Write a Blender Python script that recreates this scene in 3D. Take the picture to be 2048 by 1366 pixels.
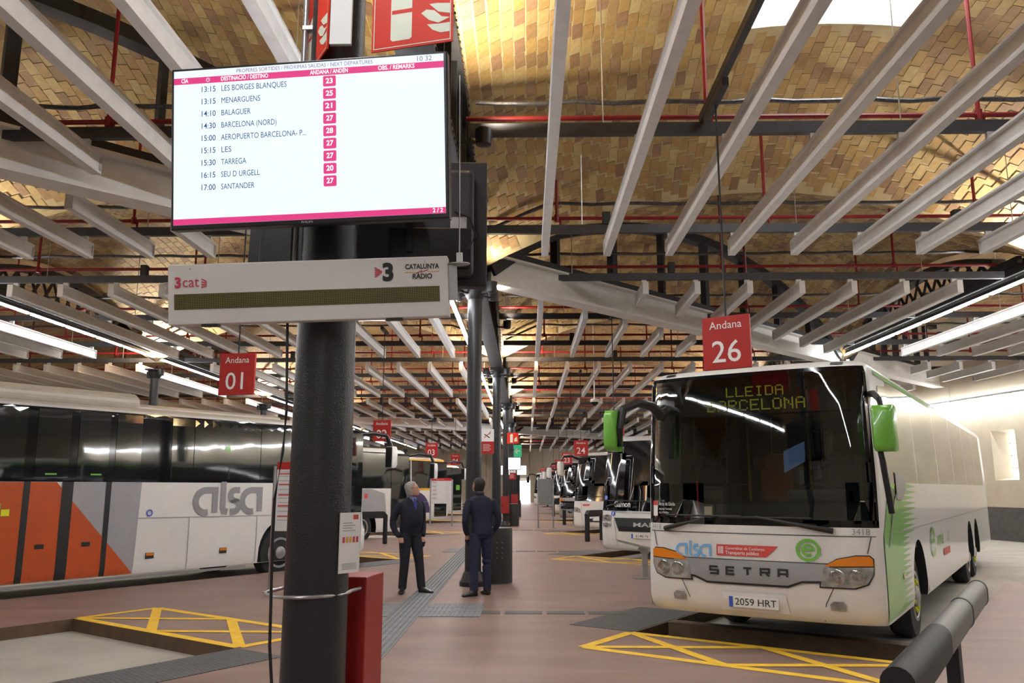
import bpy, bmesh, math, random
from mathutils import Vector, Matrix, geometry
random.seed(7)
sc = bpy.context.scene
for o in list(bpy.data.objects): bpy.data.objects.remove(o)
COL = sc.collection
R = math.radians

# ------------------------------------------------------------------ camera, world, exposure
CAM_H = 1.65
cam_d = bpy.data.cameras.new('camera'); cam = bpy.data.objects.new('camera', cam_d); COL.objects.link(cam)
cam_d.sensor_width = 36; cam_d.lens = 36 * 1634 / 2048; cam_d.clip_end = 300
cam.location = (0, 0, CAM_H); cam.rotation_euler = (R(90 + 10.132), 0, R(1.07))
sc.camera = cam
w = bpy.data.worlds.new('world'); sc.world = w; w.use_nodes = True
w.node_tree.nodes['Background'].inputs[0].default_value = (0.75, 0.85, 1, 1)
w.node_tree.nodes['Background'].inputs[1].default_value = 0.25
vs = sc.view_settings
vs.view_transform = 'Standard'; vs.look = 'None'; vs.gamma = 1; vs.use_curve_mapping = False
vs.exposure = 1.65

# ------------------------------------------------------------------ materials
MATS = {}
def mk(name, col, rough=.6, metal=0, var=.12, scale=6, bump=0, bscale=40, emit=0, spec=.5, coat=0):
    if name in MATS: return MATS[name]
    m = bpy.data.materials.new(name); m.use_nodes = True; nt = m.node_tree; b = nt.nodes['Principled BSDF']
    c = (*col, 1)
    b.inputs['Roughness'].default_value = rough; b.inputs['Metallic'].default_value = metal
    b.inputs['Specular IOR Level'].default_value = spec
    if coat: b.inputs['Coat Weight'].default_value = coat; b.inputs['Coat Roughness'].default_value = .05
    tc = nt.nodes.new('ShaderNodeTexCoord')
    if var:
        nz = nt.nodes.new('ShaderNodeTexNoise'); nz.inputs['Scale'].default_value = scale; nz.inputs['Detail'].default_value = 5
        nt.links.new(tc.outputs['Object'], nz.inputs['Vector'])
        rp = nt.nodes.new('ShaderNodeValToRGB'); e = rp.color_ramp.elements
        e[0].position = .3; e[1].position = .7
        e[0].color = (*[x * (1 - var) for x in col], 1); e[1].color = (*[min(1, x * (1 + var)) for x in col], 1)
        nt.links.new(nz.outputs['Fac'], rp.inputs[0]); nt.links.new(rp.outputs[0], b.inputs['Base Color'])
    else: b.inputs['Base Color'].default_value = c
    if bump:
        nb = nt.nodes.new('ShaderNodeTexNoise'); nb.inputs['Scale'].default_value = bscale
        nt.links.new(tc.outputs['Object'], nb.inputs['Vector'])
        bp = nt.nodes.new('ShaderNodeBump'); bp.inputs['Strength'].default_value = bump; bp.inputs['Distance'].default_value = .01
        nt.links.new(nb.outputs['Fac'], bp.inputs['Height']); nt.links.new(bp.outputs[0], b.inputs['Normal'])
    if emit:
        b.inputs['Base Color'].default_value = (0, 0, 0, 1); b.inputs['Emission Color'].default_value = c; b.inputs['Emission Strength'].default_value = emit
    MATS[name] = m; return m
def M(n): return MATS[n]

mk('white_paint', (.62, .60, .57), .5, var=.05)
mk('baffle', (.55, .54, .525), .55, var=.06)
mk('black_steel', (.012, .012, .014), .55, metal=.2, var=.25)
mk('rail_dark', (.028, .027, .03), .55, var=.2)
mk('column_paint', (.019, .0195, .022), .33, var=.15, bump=.25, bscale=140)
mk('red_pipe', (.19, .010, .012), .45, var=.15, spec=.3)
mk('red_box', (.36, .022, .02), .38, var=.1)
mk('conduit', (.07, .068, .07), .3, metal=.6, var=.5, scale=30)
mk('galvanised', (.42, .42, .42), .35, metal=.8, var=.15)
mk('led', (.97, .98, 1), emit=27, var=0)
mk('daylight_panel', (.95, .97, 1), emit=3.2, var=0)
mk('plaster', (.56, .49, .37), .8, var=.08, scale=1.5)
mk('dark_plinth', (.09, .085, .08), .7, var=.15)
mk('lane', (.40, .38, .33), .75, var=.12, scale=1.2, bump=.1)
mk('kerb_steel', (.11, .065, .035), .6, var=.25)
mk('yellow_line', (.92, .56, .04), .6, var=.12, scale=9)
mk('grey_tile', (.20, .215, .23), .6, var=.12, scale=4)
mk('dark_tile', (.11, .115, .125), .55, var=.15, scale=4)
mk('black_plastic', (.012, .012, .014), .38, var=.1)
mk('black_matt', (.008, .008, .009), .6, var=.1)
mk('screen_glow', (1, 1, 1), emit=.7, var=0)
mk('sign_red', (.42, .024, .02), .5, var=.05, spec=.25)
mk('sign_white', (.80, .79, .77), .5, var=.03)

def floor_mat():
    m = bpy.data.materials.new('platform_floor'); m.use_nodes = True; nt = m.node_tree; b = nt.nodes['Principled BSDF']
    tc = nt.nodes.new('ShaderNodeTexCoord')
    n1 = nt.nodes.new('ShaderNodeTexNoise'); n1.inputs['Scale'].default_value = .9; n1.inputs['Detail'].default_value = 8; n1.inputs['Roughness'].default_value = .65
    mp = nt.nodes.new('ShaderNodeMapping'); mp.inputs['Scale'].default_value = (.7, 2.2, 1)
    nt.links.new(tc.outputs['Object'], mp.inputs[0]); nt.links.new(mp.outputs[0], n1.inputs['Vector'])
    rp = nt.nodes.new('ShaderNodeValToRGB'); e = rp.color_ramp.elements
    e[0].position = .3; e[0].color = (.205, .128, .106, 1); e[1].position = .72; e[1].color = (.345, .24, .208, 1)
    nt.links.new(n1.outputs['Fac'], rp.inputs[0]); nt.links.new(rp.outputs[0], b.inputs['Base Color'])
    r2 = nt.nodes.new('ShaderNodeMapRange'); r2.inputs['To Min'].default_value = .35; r2.inputs['To Max'].default_value = .6
    nt.links.new(n1.outputs['Fac'], r2.inputs[0]); nt.links.new(r2.outputs[0], b.inputs['Roughness'])
    MATS['platform_floor'] = m
floor_mat()

def chequer_mat():
    m = bpy.data.materials.new('chequer_plate'); m.use_nodes = True; nt = m.node_tree; b = nt.nodes['Principled BSDF']
    b.inputs['Base Color'].default_value = (.20, .21, .225, 1); b.inputs['Metallic'].default_value = .35; b.inputs['Roughness'].default_value = .45
    tc = nt.nodes.new('ShaderNodeTexCoord'); ck = nt.nodes.new('ShaderNodeTexBrick'); ck.inputs['Scale'].default_value = 7
    ck.inputs['Mortar Size'].default_value = .06; ck.inputs['Color1'].default_value = (.24, .25, .27, 1); ck.inputs['Color2'].default_value = (.16, .17, .18, 1); ck.inputs['Mortar'].default_value = (.07, .075, .08, 1)
    nt.links.new(tc.outputs['Object'], ck.inputs['Vector']); nt.links.new(ck.outputs['Color'], b.inputs['Base Color'])
    bp = nt.nodes.new('ShaderNodeBump'); bp.inputs['Strength'].default_value = .5; nt.links.new(ck.outputs['Fac'], bp.inputs['Height']); bp.invert = True
    nt.links.new(bp.outputs[0], b.inputs['Normal']); MATS['chequer_plate'] = m
chequer_mat()

def tile_ramp(rp):
    cs = [(0, (.17, .092, .05)), (.2, (.275, .165, .055)), (.4, (.315, .20, .065)), (.58, (.22, .125, .07)), (.75, (.33, .225, .085)), (1, (.37, .27, .12))]
    el = rp.color_ramp.elements
    while len(el) > 1: el.remove(el[-1])
    el[0].position = 0; el[0].color = (*cs[0][1], 1)
    for p_, c_ in cs[1:]: e = el.new(p_); e.color = (*c_, 1)
def tile_mats():
    # single tiles: colour by mesh island and object
    m = bpy.data.materials.new('vault_tile'); m.use_nodes = True; nt = m.node_tree; b = nt.nodes['Principled BSDF']; b.inputs['Roughness'].default_value = .75
    g = nt.nodes.new('ShaderNodeNewGeometry'); oi = nt.nodes.new('ShaderNodeObjectInfo')
    ad = nt.nodes.new('ShaderNodeMath'); ad.operation = 'ADD'; fr = nt.nodes.new('ShaderNodeMath'); fr.operation = 'FRACT'
    nt.links.new(g.outputs['Random Per Island'], ad.inputs[0]); nt.links.new(oi.outputs['Random'], ad.inputs[1]); nt.links.new(ad.outputs[0], fr.inputs[0])
    rp = nt.nodes.new('ShaderNodeValToRGB'); tile_ramp(rp); nt.links.new(fr.outputs[0], rp.inputs[0])
    nz = nt.nodes.new('ShaderNodeTexNoise'); nz.inputs['Scale'].default_value = 12; nz.inputs['Detail'].default_value = 4
    tc = nt.nodes.new('ShaderNodeTexCoord'); nt.links.new(tc.outputs['Object'], nz.inputs['Vector'])
    mx = nt.nodes.new('ShaderNodeMix'); mx.data_type = 'RGBA'; mx.blend_type = 'OVERLAY'; mx.inputs[0].default_value = .35
    nt.links.new(rp.outputs[0], mx.inputs[6]); nt.links.new(nz.outputs['Fac'], mx.inputs[7]); nt.links.new(mx.outputs[2], b.inputs['Base Color'])
    MATS['vault_tile'] = m
    # far vaults: brick pattern in the material
    m = bpy.data.materials.new('vault_far'); m.use_nodes = True; nt = m.node_tree; b = nt.nodes['Principled BSDF']; b.inputs['Roughness'].default_value = .8
    tc = nt.nodes.new('ShaderNodeTexCoord'); br = nt.nodes.new('ShaderNodeTexBrick')
    br.inputs['Scale'].default_value = 1; br.inputs['Brick Width'].default_value = .34; br.inputs['Row Height'].default_value = .17; br.inputs['Mortar Size'].default_value = .008
    br.inputs['Color1'].default_value = (.35, .215, .08, 1); br.inputs['Color2'].default_value = (.24, .13, .075, 1); br.inputs['Mortar'].default_value = (.45, .35, .21, 1)
    nt.links.new(tc.outputs['Object'], br.inputs['Vector'])
    nz = nt.nodes.new('ShaderNodeTexNoise'); nz.inputs['Scale'].default_value = 1.3; nz.inputs['Detail'].default_value = 6; nt.links.new(tc.outputs['Object'], nz.inputs['Vector'])
    mx = nt.nodes.new('ShaderNodeMix'); mx.data_type = 'RGBA'; mx.blend_type = 'OVERLAY'; mx.inputs[0].default_value = .5
    nt.links.new(br.outputs['Color'], mx.inputs[6]); nt.links.new(nz.outputs['Fac'], mx.inputs[7]); nt.links.new(mx.outputs[2], b.inputs['Base Color'])
    MATS['vault_far'] = m
tile_mats()
mk('mortar', (.38, .30, .17), .85, var=.15, scale=3)

# ------------------------------------------------------------------ mesh helpers
class MB:
    def __init__(s): s.v = []; s.f = []; s.m = []
    def add(s, vs_, fs, mi=0):
        o = len(s.v); s.v += [tuple(x) for x in vs_]; s.f += [tuple(i + o for i in f) for f in fs]; s.m += [mi] * len(fs); return s
    def box(s, c, d, rot=None, mi=0):
        hx, hy, hz = d[0] / 2, d[1] / 2, d[2] / 2
        P = [Vector((x, y, z)) for z in (-hz, hz) for x, y in ((-hx, -hy), (hx, -hy), (hx, hy), (-hx, hy))]
        if rot is not None: P = [rot @ q for q in P]
        c = Vector(c); return s.add([q + c for q in P], [(3, 2, 1, 0), (4, 5, 6, 7), (0, 1, 5, 4), (1, 2, 6, 5), (2, 3, 7, 6), (3, 0, 4, 7)], mi)
    def bar(s, a, b, wdt, h, mi=0):
        a = Vector(a); b = Vector(b); d = b - a; L = d.length; q = d.to_track_quat('Y', 'Z').to_matrix()
        return s.box((a + b) / 2, (wdt, L, h), q, mi)
    def cyl(s, a, b, r0, r1=None, n=12, mi=0, cap=True):
        r1 = r0 if r1 is None else r1
        a = Vector(a); b = Vector(b); q = (b - a).to_track_quat('Z', 'Y').to_matrix(); V = []
        for c, r in ((a, r0), (b, r1)):
            for i in range(n): t = 2 * math.pi * i / n; V.append(c + q @ Vector((r * math.cos(t), r * math.sin(t), 0)))
        F = [(i, (i + 1) % n, n + (i + 1) % n, n + i) for i in range(n)]
        if cap: F += [tuple(range(n - 1, -1, -1)), tuple(range(n, 2 * n))]
        return s.add(V, F, mi)
    def tube(s, pts, r, n=8, mi=0):
        pts = [Vector(p) for p in pts]; V = []; F = []; k = len(pts); up = Vector((0.03, .02, 1))
        for i, p in enumerate(pts):
            d = (pts[min(i + 1, k - 1)] - pts[max(i - 1, 0)]).normalized()
            x = d.cross(up);  x = x.normalized() if x.length > .05 else d.cross(Vector((1, 0, 0))).normalized(); y = x.cross(d)
            rr = r[i] if isinstance(r, (list, tuple)) else r
            for j in range(n): t = 2 * math.pi * j / n; V.append(p + (x * math.cos(t) + y * math.sin(t)) * rr)
        for i in range(k - 1):
            for j in range(n): a = i * n + j; b = i * n + (j + 1) % n; F.append((a, b, b + n, a + n))
        F += [tuple(range(n - 1, -1, -1)), tuple(range((k - 1) * n, k * n))]
        return s.add(V, F, mi)
    def lathe(s, prof, n=24, mi=0, mat=None):
        V = []; F = []; k = len(prof)
        for r, z in prof:
            for j in range(n):
                t = 2 * math.pi * j / n; q = Vector((r * math.cos(t), r * math.sin(t), z)); V.append(mat @ q if mat else q)
        for i in range(k - 1):
            for j in range(n): a = i * n + j; b = i * n + (j + 1) % n; F.append((a, b, b + n, a + n))
        F += [tuple(range(n - 1, -1, -1)), tuple(range((k - 1) * n, k * n))]
        return s.add(V, F, mi)
    def prism(s, poly, f0, f1, mi=0, caps=(1, 1)):
        # poly: list of 2D points; f0/f1 map a 2D point to a 3D point on the two faces
        n = len(poly); V = [f0(*p) for p in poly] + [f1(*p) for p in poly]
        tri = geometry.tessellate_polygon([[Vector((x, y, 0)) for x, y in poly]])
        F = [(i, (i + 1) % n, n + (i + 1) % n, n + i) for i in range(n)]
        if caps[0]: F += [tuple(reversed(t)) for t in tri]
        if caps[1]: F += [tuple(i + n for i in t) for t in tri]
        return s.add(V, F, mi)
    def flat(s, poly, f, mi=0):
        tri = geometry.tessellate_polygon([[Vector((x, y, 0)) for x, y in poly]])
        return s.add([f(*p) for p in poly], tri, mi)
    def mesh(s, name, mats, smooth=False):
        me = bpy.data.meshes.new(name); me.from_pydata(s.v, [], s.f)
        for m in (mats if isinstance(mats, (list, tuple)) else [mats]): me.materials.append(M(m) if isinstance(m, str) else m)
        if any(s.m): me.polygons.foreach_set('material_index', s.m)
        bm = bmesh.new(); bm.from_mesh(me); bmesh.ops.recalc_face_normals(bm, faces=bm.faces); bm.to_mesh(me); bm.free()
        if smooth:
            me.polygons.foreach_set('use_smooth', [True] * len(me.polygons))
            try: me.set_sharp_from_angle(angle=R(35 if smooth is True else smooth))
            except Exception: pass
        me.update(); return me
    def build(s, name, mats, parent=None, smooth=False, bevel=0, loc=None, rotz=0):
        o = bpy.data.objects.new(name, s.mesh(name, mats, smooth)); COL.objects.link(o)
        if parent is not None: o.parent = parent
        if loc is not None: o.location = loc
        if rotz: o.rotation_euler = (0, 0, rotz)
        if bevel:
            md = o.modifiers.new('bevel', 'BEVEL'); md.width = bevel; md.segments = 2; md.limit_method = 'ANGLE'; md.angle_limit = R(40)
        return o
def thing(name, label, cat, loc=(0, 0, 0), rotz=0, group=None, rot=None):
    o = bpy.data.objects.new(name, None); COL.objects.link(o); o.location = loc; o.rotation_euler = rot or (0, 0, rotz)
    o.empty_display_size = .1
    return tag(o, label, cat, group)
def tag(o, label, cat, group=None):
    o['label'] = label; o['category'] = cat
    if group: o['group'] = group
    return o
def struct(o, label=None):
    o['kind'] = 'structure'
    if label: o['label'] = label
    return o
def link(name, me, parent, loc=(0, 0, 0), rotz=0):
    o = bpy.data.objects.new(name, me); COL.objects.link(o); o.parent = parent; o.location = loc; o.rotation_euler = (0, 0, rotz); return o
# lettering --------------------------------------------------------
_tc = {}
def text_geo(s, size, align='CENTER', bold=0.0, sx=1.0):
    k = (s, align, bold)
    if k not in _tc:
        cu = bpy.data.curves.new('t', 'FONT'); cu.body = s; cu.size = 1; cu.align_x = align; cu.align_y = 'CENTER'; cu.offset = bold; cu.resolution_u = 3; cu.fill_mode = 'FRONT'
        ob = bpy.data.objects.new('t', cu); COL.objects.link(ob)
        me = bpy.data.meshes.new_from_object(ob.evaluated_get(bpy.context.evaluated_depsgraph_get()))
        _tc[k] = ([tuple(v.co) for v in me.vertices], [tuple(p.vertices) for p in me.polygons])
        bpy.data.objects.remove(ob); bpy.data.meshes.remove(me); bpy.data.curves.remove(cu)
    V, F = _tc[k]
    return [(x * size * sx, y * size) for x, y, z in V], F
def put_text(mb, s, size, x, y, f, align='CENTER', bold=0.0, sx=1.0, mi=0, fit=None):
    V, F = text_geo(s, size, align, bold, sx)
    if fit:
        x0 = min(v[0] for v in V); x1 = max(v[0] for v in V); k = fit / (x1 - x0); V = [(vx * k, vy) for vx, vy in V]
    mb.add([f(vx + x, vy + y) for vx, vy in V], F, mi)
def stroke(mb, pts, wd, f, mi=0, closed=False):
    # thick 2D polyline with mitred joints, mapped by f
    q = []
    for a, b in zip(pts, list(pts[1:]) + ([pts[0]] if closed else [])):
        k = max(1, int(math.hypot(b[0] - a[0], b[1] - a[1]) / .14)); q += [(a[0] + (b[0] - a[0]) * i / k, a[1] + (b[1] - a[1]) * i / k) for i in range(k)]
    pts = q if closed else q + [pts[-1]]
    n = len(pts); Lp = []; Rp = []
    for i in range(n):
        p = Vector(pts[i]); a = Vector(pts[i - 1]) if (i or closed) else None; b = Vector(pts[(i + 1) % n]) if (i < n - 1 or closed) else None
        d1 = (p - a).normalized() if a is not None else None; d2 = (b - p).normalized() if b is not None else None
        d = ((d1 or d2) + (d2 or d1)); d = d.normalized() if d.length > 1e-4 else (d1 or d2); nn = Vector((-d.y, d.x))
        k = 1 / max(.5, nn.dot(Vector((-(d1 or d2).y, (d1 or d2).x))))
        Lp.append(p + nn * wd / 2 * k); Rp.append(p - nn * wd / 2 * k)
    V = [f(*q) for q in Lp] + [f(*q) for q in Rp]; m = n if closed else n - 1
    mb.add(V, [(i, (i + 1) % n, n + (i + 1) % n, n + i) for i in range(m)], mi)
def arc(cx, cy, r, a0, a1, n=10, ry=None):
    return [(cx + r * math.cos(R(a0 + (a1 - a0) * i / n)), cy + (ry or r) * math.sin(R(a0 + (a1 - a0) * i / n))) for i in range(n + 1)]

# ------------------------------------------------------------------ layout constants (metres)
L = 10.7; X0 = -.94; Y0 = 3.75                       # column bay, first column of the middle row
ANG = R(34.5); DX, DY = math.sin(ANG), math.cos(ANG); NX, NY = math.cos(ANG), -math.sin(ANG)
def uv(u, v, z=0): return Vector((NX * u + DX * v, NY * u + DY * v, z))   # along the parking direction
LSU, LSV = 6.06, 8.82                                # step from one lane to the next
def rlane(k): return -4.61 - LSU * k, -1.60 - LSU * k, 8.89 + LSV * k
def llane(k): return -10.9 - LSU * k, -7.54 - LSU * k, 5.6 + LSV * k
VK, VTOP = .052, 8.5
def vault_z(x, y, i, j):
    cx = X0 + (i + .5) * L; cy = Y0 + (j + .5) * L; return VTOP - VK * ((x - cx) ** 2 + (y - cy) ** 2)

# ------------------------------------------------------------------ the setting
def build_floor():
    mb = MB(); mb.box((0, 42, -.25), (70, 110, .2)); struct(mb.build('floor', 'lane'), 'pale worn concrete of the sunken bus lanes')
    pts = []
    for k in range(-2, 9):
        u0, u1, v = rlane(k); un = rlane(k + 1)
        pts += [uv(u1, v), uv(u0, v), uv(u0, un[2] + 8.3), uv(un[1], un[2] + 8.3)]
    pl = []
    for k in range(-1, 10):
        u0, u1, v = llane(k); un = llane(k + 1)
        pl += [uv(u1, v), uv(u0, v), uv(u0, v - 8.3), uv(un[1], v - 8.3)]
    poly = [(p.x, p.y) for p in pts] + [(p.x, p.y) for p in reversed(pl)]
    mb = MB(); mb.prism(poly, lambda x, y: (x, y, -.15), lambda x, y: (x, y, 0), 1)
    o = mb.build('platform', ['kerb_steel', 'platform_floor']); struct(o, 'reddish pink concrete platform with saw-tooth edges'); o.name = 'floor_platform'
    for p in o.data.polygons: p.material_index = 1 if p.normal.z > .9 else 0
    return o
platform = build_floor()

NB = 8
def build_ceiling():
    sh = MB(); sh.box((0, 42, 9.2), (70, 112, .3)); ceil = struct(sh.build('ceiling', 'plaster'), 'brick vaulted roof of the bus hall')
    sky = {(0, 0), (0, 3), (0, 5), (-1, 2), (-1, 4), (-1, 6), (1, 1), (1, 4), (-2, 1), (-2, 4), (0, 7)}
    slab = MB(); tw, tl, th = .155, .31, .014
    slab.box((0, 0, -th / 2), (tw * .95, tl * .965, th)); slab_me = slab.mesh('tile', 'vault_tile')
    for i in (-2, -1, 0, 1):
        for j in range(-1, NB):
            N = 18; x0 = X0 + i * L; y0 = Y0 + j * L; has = (i, j) in sky
            xs = [x0 + L * a / N for a in range(N + 1)]; ys = [y0 + L * a / N for a in range(N + 1)]
            cx, cy = x0 + L / 2, y0 + L / 2; hx, hy = 1.25, 1.9
            if has:
                xs = sorted(set([x for x in xs if abs(abs(x - cx) - hx) > .2] + [cx - hx, cx + hx])); ys = sorted(set([y for y in ys if abs(abs(y - cy) - hy) > .2] + [cy - hy, cy + hy]))
            mb = MB(); V = [(x - cx, y - cy, vault_z(x, y, i, j)) for y in ys for x in xs]; F = []
            nx = len(xs)
            for b in range(len(ys) - 1):
                for a in range(nx - 1):
                    mx_, my_ = (xs[a] + xs[a + 1]) / 2 - cx, (ys[b] + ys[b + 1]) / 2 - cy
                    if has and abs(mx_) < hx and abs(my_) < hy: continue
                    F.append((b * nx + a, b * nx + a + 1, (b + 1) * nx + a + 1, (b + 1) * nx + a))
            mb.add(V, F)
            near = (i, j) in ((0, 0), (-1, 0), (0, 1), (-1, 1))
            o = mb.build('vault', 'mortar' if near else 'vault_far', ceil, smooth=60, loc=(cx, cy, 0))
            o['label'] = 'shallow brick tile vault over one bay'
            if has:
                fr = MB()
                for sx in (-1, 1):
                    for k in range(6):
                        ya, yb = -hy + k * hy / 3, -hy + (k + 1) * hy / 3
                        fr.add([(sx * hx, ya, vault_z(cx + hx, cy + ya, i, j)), (sx * hx, yb, vault_z(cx + hx, cy + yb, i, j)), (sx * hx, yb, 9), (sx * hx, ya, 9)], [(0, 1, 2, 3)])
                        xa, xb = -hx + k * hx / 3, -hx + (k + 1) * hx / 3
                        fr.add([(xa, sx * hy, vault_z(cx + xa, cy + hy, i, j)), (xb, sx * hy, vault_z(cx + xb, cy + hy, i, j)), (xb, sx * hy, 9), (xa, sx * hy, 9)], [(0, 1, 2, 3)])
                fr.build('skylight_frame', 'white_paint', o)
                g = MB(); g.box((0, 0, 8.98), (2 * hx, 2 * hy, .03)); go = g.build('skylight_pane', 'daylight_panel', o); go['label'] = 'bright daylight skylight pane'
            if near:
                tiles = []
                nr = int(L / tw)
                for r in range(nr):
                    off = (r * .31) % 1
                    for c in range(-1, int(L / tl) + 1):
                        x = x0 + (r + .5) * tw; y = y0 + (c + .5 + off) * tl
                        if y < y0 + tl / 2 or y > y0 + L - tl / 2: continue
                        if has and abs(x - cx) < hx + .1 and abs(y - cy) < hy + .17: continue
                        z = vault_z(x, y, i, j); nrm = Vector((2 * VK * (x - cx), 2 * VK * (y - cy), 1)).normalized()
                        tiles.append((Vector((x - cx, y - cy, z)), nrm, (Vector((x, y, z)) - cam.location).length if y > 5 else 99))
                tiles.sort(key=lambda t: t[2])
                nsep = 300 if j == 0 else 0
                # the tiles inside the frame and nearest to it are single pieces
                def inview(t):
                    p = Vector((t[0].x + cx, t[0].y + cy, t[0].z)) - cam.location; p.rotate(cam.rotation_euler.to_matrix().inverted())
                    return p.z < 0 and abs(p.x / p.z) < .63 and abs(p.y / p.z) < .42
                seen = [t for t in tiles if inview(t)] if nsep else []
                sep = seen[:nsep]; ids = set(id(t) for t in sep)
                for t in sep:
                    q = t[1].to_track_quat('Z', 'Y'); ob = bpy.data.objects.new('tile', slab_me); COL.objects.link(ob); ob.parent = o
                    ob.location = t[0]; ob.rotation_euler = tile_rot(t[1])
                J = MB(); hw, hl = tw * .475, tl * .4825
                for t in tiles:
                    if id(t) in ids: continue
                    mrot = tile_rot(t[1]).to_matrix(); dz = th + random.uniform(-.004, .004)
                    V = [t[0] + mrot @ Vector(q) for q in ((-hw, -hl, 0), (hw, -hl, 0), (hw, hl, 0), (-hw, hl, 0), (-hw, -hl, -dz), (hw, -hl, -dz), (hw, hl, -dz), (-hw, hl, -dz))]
                    J.add(V, [(7, 6, 5, 4), (0, 1, 5, 4), (1, 2, 6, 5), (2, 3, 7, 6), (3, 0, 4, 7)])
                if J.v: jo = J.build('tile_field', 'vault_tile', o); jo['kind'] = 'stuff'
    return ceil
def tile_rot(nrm):
    z = nrm; y = Vector((0, 1, 0)); x = y.cross(z).normalized(); y = z.cross(x)
    return Matrix((x, y, z)).transposed().to_euler()
ceiling = build_ceiling()

def build_walls():
    # right wall bends with the building; slit window with deep splayed reveal
    path = [(23.5, -12), (20.4, 6), (17.6, 22), (16.9, 26), (14.6, 40), (12.5, 56), (10.8, 92)]
    mb = MB(); pl = MB(); mb_w = []
    wy0, wy1, wz0, wz1 = 29.0, 30.3, 1.9, 3.62
    for (a, b) in zip(path[:-1], path[1:]):
        if a[1] == 26: continue
        mb.add([(*a, -.15), (*b, -.15), (*b, 9), (*a, 9)], [(0, 1, 2, 3)]); pl.add([(a[0] - .03, a[1], -.15), (b[0] - .03, b[1], -.15), (b[0] - .03, b[1], .98), (a[0] - .03, a[1], .98)], [(0, 1, 2, 3)])
    a, b = (16.9, 26.), (14.6, 40.)
    def wl(t, z, o=0): return (a[0] + (b[0] - a[0]) * t + o, a[1] + (b[1] - a[1]) * t, z)
    t0, t1 = .155, .235
    for (s0, s1, z0, z1) in ((0, t0, -.15, 9), (t1, 1, -.15, 9), (t0, t1, -.15, wz0), (t0, t1, wz1, 9)):
        mb.add([wl(s0, z0), wl(s1, z0), wl(s1, z1), wl(s0, z1)], [(0, 1, 2, 3)])
    pl.add([wl(0, -.15, -.03), wl(1, -.15, -.03), wl(1, .98, -.03), wl(0, .98, -.03)], [(0, 1, 2, 3)])
    s0, s1 = t0 + .018, t1 - .018
    rv = [wl(t0, wz0), wl(t1, wz0), wl(t1, wz1), wl(t0, wz1), wl(s0, wz0 + .1, .5), wl(s1, wz0 + .1, .5), wl(s1, wz1 - .1, .5), wl(s0, wz1 - .1, .5)]
    mb.add(rv, [(0, 1, 5, 4), (1, 2, 6, 5), (2, 3, 7, 6), (3, 0, 4, 7)])
    wr = struct(mb.build('wall_right', 'plaster'), 'cream plastered side wall bending with the hall')
    pw = pl.build('plinth', 'dark_plinth', wr)
    win = MB(); win.add(rv[4:], [(0, 1, 2, 3)]); wo = win.build('window_1', 'daylight_panel'); struct(wo, 'tall slit window in the cream wall')
    br = MB()
    for k in range(1, 4):
        z = wz0 + k * .42; br.bar(wl(s0, z, .45), wl(s1, z, .45), .03, .03)
    br.bar(wl((s0 + s1) / 2, wz0 + .1, .45), wl((s0 + s1) / 2, wz1 - .1, .45), .03, .03); br.build('window_frame', 'white_paint', wo)
    m = MB(); m.add([(-24, -12, -.15), (-24, 92, -.15), (-24, 92, 9), (-24, -12, 9)], [(0, 1, 2, 3)]); struct(m.build('wall_left', 'plaster'))
    m = MB(); m.add([(-24, 92, -.15), (10.8, 92, -.15), (10.8, 92, 9), (-24, 92, 9)], [(0, 1, 2, 3)]); we = struct(m.build('wall_back', 'plaster'))
    m = MB()
    for x in (-14, -9.2, -4.4, .4, 5.2): m.box((x, 91.8, 4.2), (.18, .3, 8.6))
    m.build('pilaster', 'plaster', we)
    m = MB(); m.add([(-24, -12, -.15), (23.5, -12, -.15), (23.5, -12, 9), (-24, -12, 9)], [(0, 1, 2, 3)]); struct(m.build('wall_front', 'plaster'))
    m = MB(); m.box((-.6, 91.9, 1.2), (2.0, .06, 2.4)); d = m.build('door_1', 'daylight_panel'); struct(d, 'bright glazed exit at the far end')
    m = MB()
    for x in (-1.6, -.6, .4): m.box((x, 91.84, 1.2), (.1, .06, 2.5))
    m.box((-.6, 91.84, 2.45), (2.1, .06, .1)); m.build('door_frame', 'galvanised', d)
build_walls()

# ------------------------------------------------------------------ iron columns and roof steel
def column(x, y, label, group, h=0):
    t = thing('iron_column', label, 'column', (x, y, 0), 0, group)
    m = MB(); m.lathe([(.142, .0), (.140, 1.2), (.131, 3.2), (.128, 5.2 + h)], 28); m.build('shaft', 'column_paint', t, smooth=True)
    m = MB(); m.lathe([(.23, 0), (.23, .07), (.20, .10), (.17, .20), (.15, .24)], 28); m.build('base', 'column_paint', t, smooth=30)
    m = MB(); m.lathe([(.13, 5.0 + h), (.2, 5.12 + h), (.2, 5.2 + h), (.22, 5.22 + h), (.22, 5.25 + h)], 20); m.box((0, 0, 5.26 + h), (.4, .6, .03)); m.build('capital', 'black_steel', t, smooth=30)
    return t
for j in range(0, 9):
    y = Y0 + j * L
    lab = ['black iron column carrying the departures screen', 'black iron column behind the man in dark navy', 'black iron column with the hanging no smoking sign', 'black iron column with red hydrant cabinet and bin'][j] if j < 4 else 'distant black iron column in the middle row'
    column(X0, y, lab, None if j < 4 else 'far columns of the middle row')
for j in range(1, 8):
    column(X0 - L, Y0 + j * L, 'slim iron column rising behind the parked buses on the 01 side', 'columns of the outer row by platforms 01 to 04')
    if j < 6: column(X0 + L, Y0 + j * L, 'slim iron column rising behind the buses on the 26 side', 'columns of the outer row by platforms 20 to 26')

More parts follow.
